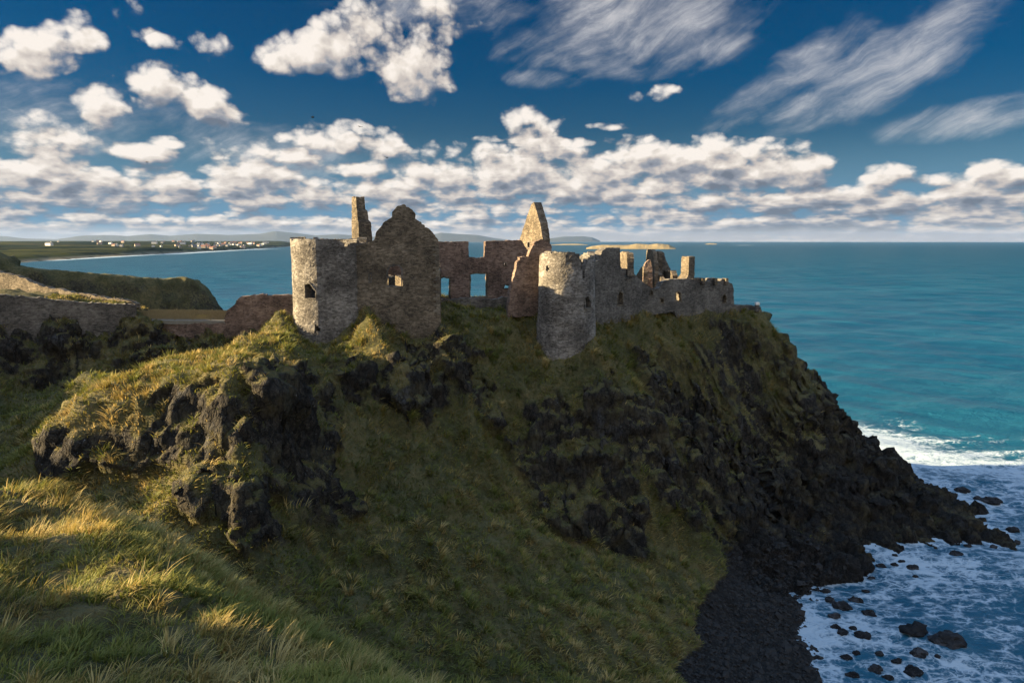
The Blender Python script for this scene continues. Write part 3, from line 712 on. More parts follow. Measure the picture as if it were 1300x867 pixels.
# ------------------------------------------------------------------ masonry
def inpoly(px, py, poly):
    px, py = np.asarray(px), np.asarray(py); c = np.zeros(px.shape, bool); n = len(poly)
    for i in range(n):
        x0, y0 = poly[i]; x1, y1 = poly[(i + 1) % n]
        if y0 == y1: continue
        c ^= ((y0 > py) != (y1 > py)) & (px < (x1 - x0) * (py - y0) / (y1 - y0) + x0)
    return c
def near_on_poly(px, py, polys):
    best = np.full(px.shape, 1e9); qx, qy = px.copy(), py.copy()
    for poly in polys:
        n = len(poly)
        for i in range(n):
            x0, y0 = poly[i]; x1, y1 = poly[(i + 1) % n]; dx, dy = x1 - x0, y1 - y0; l2 = dx * dx + dy * dy + 1e-12
            s_ = np.clip(((px - x0) * dx + (py - y0) * dy) / l2, 0, 1); ax, ay = x0 + s_ * dx, y0 + s_ * dy
            d = np.hypot(px - ax, py - ay); m = d < best
            best = np.where(m, d, best); qx = np.where(m, ax, qx); qy = np.where(m, ay, qy)
    return best, qx, qy
def shell(name, mask, Pf, Pb, wrap, mat, parent, org):
    """closed masonry skin: Pf / Pb are the front and back faces' vertices, mask says which cells are built"""
    nz, ns = mask.shape; cols = Pf.shape[1]
    idx = np.arange((nz + 1) * cols).reshape(nz + 1, cols)
    nb = idx.size; nxt = (np.arange(ns) + 1) % cols if wrap else np.arange(ns) + 1
    a = idx[:-1, :ns]; b = idx[:-1][:, nxt]; c = idx[1:][:, nxt]; d = idx[1:, :ns]
    fr = np.stack([a, b, c, d], -1)[mask]; bk = np.stack([d, c, b, a], -1)[mask] + nb
    fs = [fr, bk]
    pad = np.zeros((nz + 2, ns + 2), bool); pad[1:-1, 1:-1] = mask
    if wrap: pad[1:-1, 0] = mask[:, -1]; pad[1:-1, -1] = mask[:, 0]
    for nbm, e0, e1 in ((pad[:-2, 1:-1], a, b), (pad[2:, 1:-1], c, d), (pad[1:-1, :-2], d, a), (pad[1:-1, 2:], b, c)):
        m = mask & ~nbm
        fs.append(np.stack([e1, e0, e0 + nb, e1 + nb], -1)[m])
    Fq = np.concatenate(fs); V = np.concatenate([Pf.reshape(-1, 3), Pb.reshape(-1, 3)])
    used, inv = np.unique(Fq, return_inverse=True)
    return mesh_np(name, V[used] - np.array(org), inv.reshape(Fq.shape), mat, False, parent=parent)

class Plane:
    def __init__(self, uA, YA, uB, YB):
        self.a = P(uA, 306, YA)[:2]; b = P(uB, 306, YB)[:2]; d = b - self.a; self.L = np.hypot(*d); self.d = d / self.L
        self.n = np.array([self.d[1], -self.d[0]])                 # towards the camera
    def px(self, u, v):
        r = ray(u, v); A = np.array([[r[0], -self.d[0]], [r[1], -self.d[1]]]); t_, s_ = np.linalg.solve(A, self.a)
        return (s_, CAM_Z + r[2] * t_)
    def at(self, s_, z, back):
        return np.stack([self.a[0] + self.d[0] * s_ - self.n[0] * back, self.a[1] + self.d[1] * s_ - self.n[1] * back, z + 0 * s_], -1)

def ring(name, pl, poly, mat, parent, org, inset=.14, d0=-.05, d1=.5):
    """the dressed stones lining an opening"""
    c = np.mean(poly, 0); q = []
    pts = []
    for i in range(len(poly)):
        p0, p1 = np.array(poly[i]), np.array(poly[(i + 1) % len(poly)])
        k = max(1, int(np.hypot(*(p1 - p0)) / .35))
        for j in range(k): pts.append(p0 + (p1 - p0) * j / k)
    pts = np.array(pts); r = pts - c; ln = np.hypot(r[:, 0], r[:, 1])[:, None]
    jit = rng.uniform(-.05, .07, (len(pts), 1))
    out = c + r * (1 + .05 / ln); inn = c + r * np.maximum(.3, (1 - (inset + jit) / ln))
    V = np.concatenate([pl.at(o[:, 0], o[:, 1], np.full(len(o), dd)) for o, dd in ((out, d0), (inn, d0), (inn, d1), (out, d1))]) - np.array(org)
    n = len(pts); i = np.arange(n); j = (i + 1) % n
    Fq = np.concatenate([np.stack([k * n + i, k * n + j, (k + 1) % 4 * n + j, (k + 1) % 4 * n + i], 1) for k in range(4)])
    return mesh_np(name, V, Fq, mat, False, parent=parent)

def wall(part, pl, outline, holes, thick, mat, parent, org, cell=.2, rag=.16, lining=None, hole_name='window', seed=0):
    polys = [[pl.px(*q) for q in outline]] + [[pl.px(*q) for q in h] for h in holes]
    A = np.array(polys[0]); s0, s1 = A[:, 0].min(), A[:, 0].max(); z0, z1 = A[:, 1].min(), A[:, 1].max()
    ns, nz = max(2, int(round((s1 - s0) / cell)) + 2), max(2, int(round((z1 - z0) / cell)) + 2)
    gs = s0 - cell + cell * np.arange(ns + 1); gz = z0 - cell + cell * np.arange(nz + 1)
    GS, GZ = np.meshgrid(gs, gz)
    def wob(a, b): return rag * fbm(a, b, s=.9, oct=3, rough=.7, seed=seed), rag * fbm(a, b, s=.9, oct=3, rough=.7, seed=seed + 50)
    cs, cz_ = (GS[:-1, :-1] + cell / 2), (GZ[:-1, :-1] + cell / 2)
    wa, wb = wob(cs, cz_)
    mask = inpoly(cs + wa, cz_ + wb, polys[0])
    for h in polys[1:]: mask &= ~inpoly(cs + wa * .5, cz_ + wb * .5, h)
    wa, wb = wob(GS, GZ)
    d, qs, qz = near_on_poly(GS + wa, GZ + wb, polys)
    m = d < cell * .75
    GS2 = np.where(m, qs - wa, GS) + rng.normal(0, .018, GS.shape); GZ2 = np.where(m, qz - wb, GZ) + rng.normal(0, .018, GS.shape)
    rel = .05 * fbm(GS, GZ, s=.7, oct=3, rough=.8, seed=seed + 9) + .05 * fbm(GS, GZ, s=4, oct=2, seed=seed + 19)
    o = shell(part, mask, pl.at(GS2, GZ2, rel), pl.at(GS2, GZ2, thick - rel), False, mat, parent, org)
    for h in polys[1:]:
        ring(hole_name, pl, h, lining or mat, parent, org, d1=thick * .55)
    return o

def tower(part, c, rad, z0, z1, top, holes, thick, mat, parent, org, cell=.22, seed=0, flat=None):
    R0 = rad(np.array([z0 + 5.]))[0]; ns = int(2 * math.pi * R0 / cell); nz = int((z1 - z0) / cell) + 1
    th = np.arange(ns) * 2 * math.pi / ns; gz = z0 + np.arange(nz + 1) * cell
    T, Zg = np.meshgrid(th, gz)
    tc = T[:-1] + math.pi / ns; zc = Zg[:-1] + cell / 2
    nx, ny = np.cos(tc) * R0, np.sin(tc) * R0
    mask = zc < top(tc) + .22 * fbm(nx, ny, s=.8, oct=3, rough=.7, seed=seed)
    for h in holes: mask &= ~inpoly(tc + .02 * fbm(nx, zc, s=.5, oct=2, seed=seed + 3), zc + .1 * fbm(nx + 9, zc, s=.5, oct=2, seed=seed + 3), h)
    X0, Y0 = np.cos(T), np.sin(T)
    rel = .09 * fbm(X0 * R0, Y0 * R0, Zg, s=.8, oct=3, rough=.8, seed=seed + 7) + .10 * fbm(X0 * R0, Y0 * R0, Zg, s=3, oct=2, seed=seed + 17)
    ro = rad(Zg) + rel
    if flat:
        for fa, fk in flat: ro = np.minimum(ro, rad(Zg) * fk / np.maximum(.2, np.cos(T - fa)) + .6 * rel)
    ri = rad(np.full_like(Zg, z1)) - thick - rel
    Zj = Zg + rng.normal(0, .03, Zg.shape)
    Pf = np.stack([c[0] + X0 * ro, c[1] + Y0 * ro, Zj], -1); Pb = np.stack([c[0] + X0 * ri, c[1] + Y0 * ri, Zj], -1)
    return shell(part, mask, Pf, Pb, True, mat, parent, org)
def tower_hit(c, r, u, v):
    d = ray(u, v); a = d[0] ** 2 + d[1] ** 2; b = d[0] * c[0] + d[1] * c[1]; k = c[0] ** 2 + c[1] ** 2 - r * r
    disc = b * b - a * k
    t_ = (b - math.sqrt(max(disc, 0))) / a; x, y = d[0] * t_, d[1] * t_
    return math.atan2(y - c[1], x - c[0]) % (2 * math.pi), CAM_Z + d[2] * t_
def top_from(c, r, pts, rear):
    """rim height by angle: points on the near face from the photo, a constant rim behind"""
    q = sorted(tower_hit(c, r, u, v) for u, v in pts); a = [p[0] for p in q]; z = [p[1] for p in q]
    def f(th):
        th = np.mod(th, 2 * math.pi)
        inside = (th >= a[0]) & (th <= a[-1])
        return np.where(inside, np.interp(th, a, z), rear(th) if callable(rear) else rear)
    return f
def tower_window(c, r, u0, v0, u1, v1):
    a0, za = tower_hit(c, r, u0, v0); a1, zb = tower_hit(c, r, u1, v1)
    return [(a0, zb), (a1, zb), (a1 + .01, (za + zb) / 2), ((a0 + a1) / 2, za), (a0, za - .2)]
def tower_ring(name, c, rad, poly, mat, parent, org, inset=.10):
    class TP:                                                       # opening lining bent round the tower
        def at(self, s_, z, back):
            r = rad(z) - back
            return np.stack([c[0] + np.cos(s_) * r, c[1] + np.sin(s_) * r, z], -1)
    rr = float(rad(np.array([poly[0][1]]))[0])
    class FP:
        def at(self, s_, z, back): return TP().at(s_ / rr, z, back)
    return ring(name, FP(), [(a * rr, z) for a, z in poly], mat, parent, org, inset=inset, d0=-.07, d1=.6)

# left round tower
org = P(418, 425, 84.5)
T1 = thing('round_tower', 'squat round corner tower with one sunlit flank, at the left end of the castle', 'tower', org)
c1 = P(418, 306, 84.5)[:2]
rad1 = lambda z: 4.55 + .9 * np.clip((34.5 - z) / 6, 0, 1) ** 1.6
w1 = tower_window(c1, 4.6, 386, 359, 401, 380)
top1 = top_from(c1, 4.55, [(370, 305), (378, 304), (402, 304), (428, 304.5), (434, 311), (443, 312.5), (447, 308), (458, 307), (465, 309)], 42.2)
tower('wall', c1, rad1, 27, 43, top1, [w1, tower_window(c1, 5.2, 397, 412, 404, 423)], 1.1, M_ST_GREY, T1, org, seed=1, flat=[(R(-66), .87)])
tower_ring('window', c1, rad1, w1, M_ST_DARK, T1, org)

# gabled house front
org = P(512, 430, 81)
T2 = thing('gabled_house', 'roofless house front with tall bell-shaped gable and one window, beside the left tower', 'house', org)
pl = Plane(450, 82.0, 560, 83.3)
wall('gable_wall', Plane(450, 82.0, 560, 83.3), [(452, 445), (452, 313), (466, 309), (470, 308), (475, 303), (478, 296), (484, 287), (491, 280), (497, 277), (497, 269), (504, 263), (512, 258.5), (520, 264), (527, 271), (527, 278), (536, 284), (546, 292), (556, 304), (557, 350), (559, 390), (560, 445)],
     [[(491, 364), (491, 343), (495, 337), (507, 336), (511, 343), (510, 365)], [(468, 359), (468, 348), (472, 347), (472, 359)]], 1.0, M_ST_WARM, T2, org, lining=M_ST_DARK, seed=2)
# corner stones, long and short by turns
qv = []
V, Fq = [], []
zq = P(557, 400, 83.2)[2]; k = 0
s_end = pl.px(557.5, 340)[0]
while zq < P(556, 307, 83.2)[2] - .4:
    h = rng.uniform(.32, .45); ln = .75 if k % 2 else .42
    b0 = len(V)
    for (ss, zz, bb) in [(s_end - ln, zq, -.09), (s_end + .06, zq, -.09), (s_end + .06, zq + h - .04, -.09), (s_end - ln, zq + h - .04, -.09), (s_end - ln, zq, .5), (s_end + .06, zq, .5), (s_end + .06, zq + h - .04, .5), (s_end - ln, zq + h - .04, .5)]:
        V.append(pl.at(np.float64(ss), np.float64(zz), bb) - org)
    Fq += [[b0 + i for i in f] for f in ((0, 1, 2, 3), (1, 5, 6, 2), (5, 4, 7, 6), (4, 0, 3, 7), (3, 2, 6, 7), (4, 5, 1, 0))]
    zq += h; k += 1
mesh_np('quoin', np.array(V), Fq, M_QUOIN, False, parent=T2)
# its flank walls and back, lower and broken
pl = Plane(556, 90.5, 557, 80.9)
wall('side_wall', Plane(546, 95, 552, 86.4), [(546, 322), (549, 326), (551, 345), (551.5, 400), (546, 395)], [], .9, M_ST_WARM, T2, org, seed=3)
wall('cross_wall', Plane(488, 97, 517, 87.5), [(488, 400), (488, 349), (495, 352), (503, 350), (510, 354), (517, 356), (517, 400)], [], .8, M_ST_WARM, T2, org, seed=4)
wall('rear_wall', Plane(480, 98, 545, 100), [(480, 400), (480, 331), (500, 328), (520, 330), (545, 327), (545, 400)], [], .8, M_ST_RED, T2, org, seed=5)

# chimneys
def stack(part, c, half, z0, z1, rot, prof, mat, parent, org, seed, slope=0.0, cell=.2):
    per = 8 * half; ns = int(per / cell) // 4 * 4; nz = int((z1 - z0) / cell)
    s_ = np.arange(ns) / ns * 4; side = s_.astype(int); f = (s_ - side) * 2 - 1
    ux = np.select([side == 0, side == 1, side == 2, side == 3], [f, 1 + 0 * f, -f, -1 + 0 * f]); uy = np.select([side == 0, side == 1, side == 2, side == 3], [-1 + 0 * f, f, 1 + 0 * f, -f])
    cr, sr = math.cos(rot), math.sin(rot)
    gz = z0 + np.arange(nz + 1) * cell
    UX, Zg = np.meshgrid(ux * cr - uy * sr, gz); UY, _ = np.meshgrid(ux * sr + uy * cr, gz)
    k, ox = prof(Zg)
    rel = 1 + .06 * fbm(UX * half, UY * half, Zg, s=.5, oct=3, rough=.7, seed=seed)
    Zj = Zg + rng.normal(0, .03, Zg.shape)
    Pf = np.stack([c[0] + ox + UX * half * k * rel, c[1] + UY * half * k * rel, Zj], -1); Pb = np.stack([c[0] + ox + UX * half * .55, c[1] + UY * half * .55, Zj], -1)
    mask = (Zg[:-1] + cell / 2) < z1 + slope * UX[:-1] + .25 * fbm(UX[:-1] * half, UY[:-1] * half, s=.5, oct=2, seed=seed)
    return shell(part, mask, Pf, Pb, True, mat, parent, org)
org = P(458, 312, 93)
T3 = thing('chimney_stack', 'tall leaning chimney stack with stepped right side, behind the gable', 'chimney', org)
zt = P(456, 249, 93)[2]
stack('shaft', P(456.3, 306, 94)[:2], .62, 32, zt, R(40), lambda z: (lambda k: (k, (k - 1) * .62))(1 + .035 * (zt - z) + .20 * sstep(zt - z, 1.7, 1.95) + .22 * sstep(zt - z, 3.1, 3.35)), M_ST_WARM, T3, org, 5, .15)

# hall wall
org = P(612, 380, 98.5)
T4 = thing('hall_wall', 'flat-topped brown hall wall with a doorway and sea showing through its gaps', 'wall', org)
wall('wall', Plane(550, 96, 680, 100), [(545, 385), (545, 309), (556, 307), (594, 306.5), (595, 327), (616, 327), (617, 306), (660, 305), (661, 303), (674, 324), (676, 340), (676, 385)],
     [[(596.5, 378), (596.5, 348), (605, 346.5), (619, 347), (619, 378)], [(556, 379), (556, 353), (564, 351), (572, 353), (572, 379)], [(639, 338), (639, 333), (643, 333), (643, 338)], [(638, 367), (640, 361), (649, 362), (648, 367)]],
     1.25, M_ST_RED, T4, org, lining=M_ST_WARM, seed=6)
org = P(603, 392, 93)
T5 = thing('terrace_wall', 'low dark wall running along the grass between gable and middle tower', 'wall', org)
wall('wall', Plane(556, 91.5, 650, 94), [(552, 400), (552, 380), (575, 380), (595, 378.5), (625, 380), (640, 377), (652, 379), (652, 402)], [], .9, M_ST_DARK, T5, org, seed=7)
tag(T5)
org = P(668, 390, 91)
T6 = thing('broken_wall', 'ragged broken wall with a sunlit jagged edge, just left of the middle tower', 'wall', org)
wall('wall', Plane(640, 90.2, 702, 92), [(645, 402), (647, 372), (650, 361), (654, 346), (657, 332), (662, 326), (671, 326), (674, 316), (679, 308), (686, 304), (695, 306), (700, 312), (701, 402)], [], 1.1, M_ST_RED, T6, org, seed=8)

# sunlit gable
org = P(678, 330, 104)
T7 = thing('gable_end', 'pointed sunlit gable end with a small square hole, rising behind the middle tower', 'gable', org)
pl = Plane(657, 117, 689, 109)
wall('gable_wall', pl, [(657, 345), (659, 308), (664, 290), (670, 272), (675, 259), (678, 257), (682, 270), (686, 285), (689, 302), (690, 345)], [[(669.5, 315), (669.5, 307), (673, 306), (673, 315)]], 1.3, M_ST_WARM, T7, org, lining=M_ST_DARK, cell=.2, seed=9, rag=.1)

# middle tower
org = P(719, 440, 88.5)
T8 = thing('round_tower', 'pale round tower broken open at the top, in the middle of the cliff edge', 'tower', org)
c2 = P(720, 306, 88.5)[:2]
rad2 = lambda z: 3.52 + .42 * np.clip((40 - z) / 13, 0, 1)
zr = P(715, 321, 92)[2]
def rear2(th):
    th = np.mod(th, 2 * math.pi)
    return zr + .35 * np.sin(th * 3 + 1) - .2
top2 = top_from(c2, 3.6, [(684, 326), (688, 322), (700, 320.5), (715, 319), (730, 320.5), (736, 323), (738, 336), (740, 354), (742, 354), (744, 340), (747, 329), (750, 325), (755, 324)], rear2)
w2a = tower_window(c2, 3.75, 743, 375, 750, 391); w2b = tower_window(c2, 3.9, 690, 336, 694, 345)
tower('wall', c2, rad2, 23, 42, top2, [w2a, w2b], .8, M_ST_GREY, T8, org, seed=10)
tower_ring('window', c2, rad2, w2a, M_ST_DARK, T8, org)

# curtain walls to the right
org = P(785, 405, 95)
T9 = thing('curtain_wall', 'tall ragged curtain wall with a slit window, joined to the right of the middle tower', 'wall', org)
wall('wall', Plane(754, 91, 815, 98), [(752, 410), (753, 338), (757, 332), (762, 330), (764, 319), (769, 315), (787, 314.5), (788, 342), (799, 341), (804, 347), (809, 352), (815, 357), (815, 398), (806, 400), (802, 432), (790, 428), (780, 415)],
     [[(784, 388), (784, 372), (787, 369), (791, 372), (791, 388)]], 1.2, M_ST_DARK, T9, org, lining=M_ST_WARM, seed=11)
wall('buttress', Plane(787.5, 101.5, 797, 95.8), [(787.5, 350), (787.5, 321), (791, 320), (796, 321.5), (797, 350)], [], .9, M_ST_WARM, T9, org, seed=12)
org = P(845, 392, 101)
T10 = thing('curtain_wall', 'low shadowed curtain wall with a lit window hole, below the two ruined gables', 'wall', org)
wall('wall', Plane(805, 98, 885, 104), [(803, 404), (806, 356), (815, 357), (828, 366), (837, 366), (841, 358), (850, 355), (872, 354), (884, 355), (884, 404), (878, 403), (870, 406), (860, 405), (856, 396)],
     [[(857, 383), (857, 372), (861, 369), (865, 373), (865, 383)], [(838, 385), (838, 378), (843, 378), (843, 385)], [(825, 375), (826, 368), (829, 369), (829, 375)]], 1.0, M_ST_DARK, T10, org, lining=M_ST_WARM, seed=13)
wall('inner_wall', Plane(861, 107, 867, 104.7), [(861, 386), (861, 368), (866, 368), (867, 386)], [], .5, M_ST_WARM, T10, org, seed=14)
org = P(905, 388, 106)
T11 = thing('battlement', 'low battlemented wall with three small sunlit merlons at the far right of the castle', 'wall', org)
wall('wall', Plane(880, 103.6, 932, 109), [(882, 404), (882, 355), (886, 355), (886, 353), (893, 353), (894, 357), (902, 357), (902, 353), (909, 353.5), (910, 357.5), (916, 357.5), (916, 354), (923, 354.5), (924, 358), (930, 361), (931.5, 366), (932, 404)],
     [[(916, 385), (916, 376), (920, 373), (923, 377), (922, 385)]], 1.0, M_ST_DARK, T11, org, lining=M_ST_WARM, seed=15)
for i, (u0, u1) in enumerate([(887.5, 893), (903.5, 909), (917.5, 923)]):
    Yc = 103.6 + (u0 - 880) / 52 * 5.4
    wall('merlon', Plane(u0 - 1.0, Yc + 2.2, u1 - 1.5, Yc + .4), [(u0 - 1, 362), (u0 - 1, 353), (u1 - 1.5, 353.5), (u1 - 1.5, 362)], [], .45, M_ST_WARM, T11, org, cell=.15, seed=16 + i, rag=.08)

# gable remnants behind the curtain wall
org = P(823, 365, 108)
T12 = thing('ruined_gable', 'left of two thin ruined gable spikes, with a dark front and sunlit flank', 'gable', org)
wall('front_wall', Plane(812, 109.0, 832, 109.0), [(814, 372), (816, 354), (818, 336), (822, 331), (826, 330), (828, 345), (830, 372)], [], .8, M_ST_RED, T12, org, seed=20)
wall('spike', Plane(820, 117.0, 831, 110.5), [(820, 372), (820, 330), (821, 317), (826, 317), (829, 320), (830.5, 335), (831, 372)], [], .7, M_ST_WARM, T12, org, seed=21, rag=.1)
wall('low_wall', Plane(806, 115.0, 817, 109.5), [(805, 368), (807, 351), (811, 344), (815, 338), (817, 338), (817, 368)], [], .7, M_ST_WARM, T12, org, seed=22)
org = P(842, 362, 110)
T13 = thing('ruined_gable', 'right of two thin ruined gable spikes, sloping down in a broken sunlit edge', 'gable', org)
wall('front_wall', Plane(834, 113.0, 856, 113.0), [(835.5, 372), (836, 322), (840, 319), (843, 322), (846, 331), (852, 343), (855, 352), (855, 372)], [], .8, M_ST_DARK, T13, org, seed=23)
wall('spike', Plane(830, 117.5, 836.4, 113.0), [(830.5, 372), (831, 322), (834, 318.5), (836, 320), (836.4, 372)], [], .6, M_ST_WARM, T13, org, seed=24, rag=.08)
wall('sloping_wall', Plane(828, 115.5, 841, 107.8), [(828, 372), (828, 335), (832, 340), (836, 349), (841, 358), (841, 372)], [], .7, M_ST_WARM, T13, org, seed=25)
wall('low_wall', Plane(840, 115.0, 854, 108.5), [(840, 372), (840, 344), (852, 343.5), (854, 350), (854, 372)], [], .8, M_ST_WARM, T13, org, seed=26)
org = P(874, 355, 107)
T14 = thing('chimney_stack', 'short square chimney stack standing alone near the right end of the castle', 'chimney', org)
zt14 = P(874, 324, 105.4)[2]
stack('shaft', P(874.5, 306, 105.4)[:2], .70, 33, zt14, R(38), lambda z: (1 + .06 * np.clip((zt14 - z) / 3, 0, 1) + .25 * sstep(zt14 - z, 2.8, 3.6), -.3 * sstep(zt14 - z, 2.8, 3.6)), M_ST_WARM, T14, org, 27, .1)
org = P(946, 391, 111)
T15 = thing('parapet_wall', 'low crumbling stone footing on the bare cliff edge right of the battlements', 'wall', org)
wall('wall', Plane(929, 109.6, 968, 113), [(928, 400), (929, 385), (935, 387), (945, 388), (955, 387), (966, 390), (968, 402)], [], .7, M_ST_DARK, T15, org, seed=28, rag=.2)
p = P(961, 391, 111.6)
V, Fq = [], []
def ring_loft(V, Fq, rings, cap=True):
    n = len(rings[0]); b0 = len(V)
    for r_ in rings: V += [tuple(q) for q in r_]
    for k in range(len(rings) - 1):
        for i in range(n): j = (i + 1) % n; Fq.append([b0 + k * n + i, b0 + k * n + j, b0 + (k + 1) * n + j, b0 + (k + 1) * n + i])
def sq(h, z, x=0, y=0, n=4):
    return [(x + h * math.cos(2 * math.pi * (i + .5) / n), y + h * math.sin(2 * math.pi * (i + .5) / n), z) for i in range(n)]
T16 = thing('stone_post', 'little dark stone post with a pale cap on the cliff edge, furthest right', 'post', p)
ring_loft(V, Fq, [sq(.42, -.6), sq(.40, .45), sq(.36, .50), sq(.01, .5)]); mesh_np('shaft', np.array(V), Fq, M_ST_DARK, False, parent=T16)
V, Fq = [], []; ring_loft(V, Fq, [sq(.01, .503), sq(.46, .503), sq(.46, .75), sq(.36, .95), sq(.01, .98)]); mesh_np('cap', np.array(V), Fq, mat_plain('pale_cap_stone', (.55, .54, .50)), False, parent=T16)

# ------------------------------------------------------------------ mainland walls and the footbridge
org = P(90, 405, 87)
T17 = thing('retaining_wall', 'long shadowed stone retaining wall on the mainland cliff, left of the footbridge', 'wall', org)
wall('wall', Plane(-160, 76, 174, 91.5), [(-160, 440), (-160, 362), (0, 374.5), (60, 380), (120, 385), (166, 387), (174, 389), (174, 440)], [], 1.2, M_ST_DARK, T17, org, cell=.25, seed=30, rag=.26)
org = P(80, 378, 97)
T18 = thing('approach_wall', 'warm sunlit wall sloping down towards the bridge, above the dark retaining wall', 'wall', org)
wall('wall', Plane(-160, 112, 173, 92.8), [(-160, 410), (-160, 296), (-60, 325), (0, 345), (25, 352), (50, 362), (80, 369), (110, 373.5), (128, 377), (150, 380), (165, 383), (172.5, 386.5), (173, 410)], [], .8, M_ST_WARM, T18, org, cell=.25, seed=31, rag=.26)
org = P(328, 400, 93)
T19 = thing('gate_wall', 'reddish-brown ruined gate wall between the footbridge and the left tower', 'wall', org)
wall('wall', Plane(284, 93, 374, 95), [(284, 450), (285, 408), (288, 395), (296, 386), (303, 379), (312, 375.5), (330, 374), (345, 375), (374, 374), (374, 450)], [], 1.5, M_ST_RED, T19, org, cell=.25, seed=32, rag=.3)
org = P(245, 425, 95)
T20 = thing('bridge_abutment', 'dark stone abutment wall carrying the footbridge over the gap', 'wall', org)
wall('wall', Plane(170, 93.2, 312, 96.2), [(170, 450), (170, 410), (205, 411.5), (285, 411), (312, 408), (312, 455)], [[(215, 452), (216, 432), (224, 424), (236, 428), (240, 452)]], 2.6, M_ST_RED, T20, org, cell=.3, seed=33, rag=.25, hole_name='arch')
A, B = P(174, 408, 92.6), P(291, 409, 95.9)
org = (A + B) / 2
T21 = thing('footbridge', 'narrow footbridge with close vertical timber slats on its railings', 'bridge', org)
M_WOOD = mat_plain('weathered_timber', (.17, .135, .070), .85)
M_BEAM = mat_plain('grey_concrete', (.20, .20, .18), .9)
dv = B - A; LB = np.hypot(dv[0], dv[1]); dx_ = dv / LB; nx_ = np.array([dx_[1], -dx_[0], 0])
def bbox(V, Fq, s0, s1, n0, n1, z0, z1):
    b0 = len(V)
    for zz in (z0, z1):
        for (ss, nn) in ((s0, n0), (s1, n0), (s1, n1), (s0, n1)):
            V.append(A + dx_ * ss - nx_ * nn + np.array([0, 0, zz]) - org)
    Fq += [[b0 + i for i in f] for f in ((3, 2, 1, 0), (4, 5, 6, 7), (0, 1, 5, 4), (1, 2, 6, 5), (2, 3, 7, 6), (3, 0, 4, 7))]
V, Fq = [], []; bbox(V, Fq, 0, LB, 0, 2.0, 0, .22); bbox(V, Fq, .01, LB - .01, .12, .42, -.34, -.003); bbox(V, Fq, .01, LB - .01, 1.55, 1.85, -.34, -.003)
mesh_np('deck', np.array(V), Fq, M_BEAM, False, parent=T21)
for side in (.03, 1.89):
    V, Fq = [], []
    s_ = .12
    while s_ < LB - .15:
        bbox(V, Fq, s_, s_ + .10, side, side + .035, .28, 1.52 + rng.uniform(-.02, .02)); s_ += .135
    bbox(V, Fq, .02, LB - .02, side + .04, side + .09, .45, .55); bbox(V, Fq, .02, LB - .02, side + .04, side + .09, 1.28, 1.38)
    rl = mesh_np('railing', np.array(V), Fq, M_WOOD, False, parent=T21)
    for k in range(6):
        V, Fq = [], []; q = .05 + k * (LB - .22) / 5; bbox(V, Fq, q, q + .12, side + .095, side + .2, .223, 1.60)
        mesh_np('post', np.array(V), Fq, M_WOOD, False, parent=rl)

# ------------------------------------------------------------------ rocks in the surf
def boulder_mesh(seed):
    bm = bmesh.new(); bmesh.ops.create_icosphere(bm, subdivisions=3, radius=1)
    V = np.array([v.co[:] for v in bm.verts])
    f1, f2, cid = worley(V[:, 0] + seed * 7.1, V[:, 1], V[:, 2], .75, seed)
    d = .62 * (cid - .5) + .42 * fbm(V[:, 0] + 3 * seed, V[:, 1], V[:, 2], s=1.1, oct=4, seed=seed) + .18 * (f2 - f1)
    V = V * (1 + d)[:, None] * np.array([1.25, .9, .62])
    for v, c in zip(bm.verts, V): v.co = c
    me = bpy.data.meshes.new('boulder'); bm.to_mesh(me); bm.free(); me.materials.append(M_BASALT)
    return me
BM = [boulder_mesh(k + 1) for k in range(6)]
BP = [  # zoomed coordinates of the rocks: x, y, half width
    (535, 497, 15), (548, 542, 18), (530, 632, 15), (488, 660, 20), (565, 680, 15), (545, 745, 18), (490, 737, 14), (700, 735, 32), (788, 758, 33), (706, 793, 18), (690, 838, 20),
    (530, 790, 9), (595, 792, 10), (648, 812, 13), (583, 830, 15), (470, 720, 11), (812, 508, 14), (690, 537, 13), (640, 505, 7), (850, 482, 9), (912, 352, 20), (830, 325, 15), (878, 345, 11),
    (975, 432, 13), (952, 462, 12), (987, 468, 11), (938, 440, 9), (920, 480, 9), (600, 530, 11), (660, 520, 8), (520, 722, 10), (560, 600, 9), (622, 852, 11), (760, 800, 7), (640, 528, 9), (700, 560, 6),
    (455, 640, 12), (470, 690, 14), (520, 850, 14), (500, 800, 12), (445, 600, 10), (575, 560, 8)]
BL = {7: 'broad flat black boulder, left of the two biggest in the surf off the shingle beach', 8: 'rounded black boulder, right of the two biggest in the surf off the shingle beach',
      9: 'black boulder in the foam straight below the two biggest surf boulders', 10: 'flat black boulder in the surf at the bottom edge of the picture', 20: 'dark boulder standing alone in the foam off the rocky point',
      0: 'black boulder in the small bay at the foot of the dark cliff', 16: 'lone dark rock in foam between the rocky point and the biggest boulders', 21: 'dark rock on the seaward ridge of the rocky point'}
for i, (x, y, r_) in enumerate(BP):
    p = PZ(850 + x / 2.24, 480 + y / 2.24, .15)
    hw = r_ / 2.24 / F * np.linalg.norm(p - np.array([0, 0, CAM_Z])) * .9
    o = bpy.data.objects.new('boulder', BM[i % 6]); COL.objects.link(o)
    o.location = (p[0], p[1], sea_z(p[0], p[1]) + hw * .08); o.scale = (hw * .85, hw * rng.uniform(.8, 1.1), hw * rng.uniform(.7, 1.0)); o.rotation_euler = (rng.uniform(-.15, .15), rng.uniform(-.15, .15), rng.uniform(-.5, .5) + (3.14 if i % 2 else 0))
    tag(o, BL.get(i, 'small wet black rock awash in the surf between beach and point'), 'rock', 'black rocks in the surf')
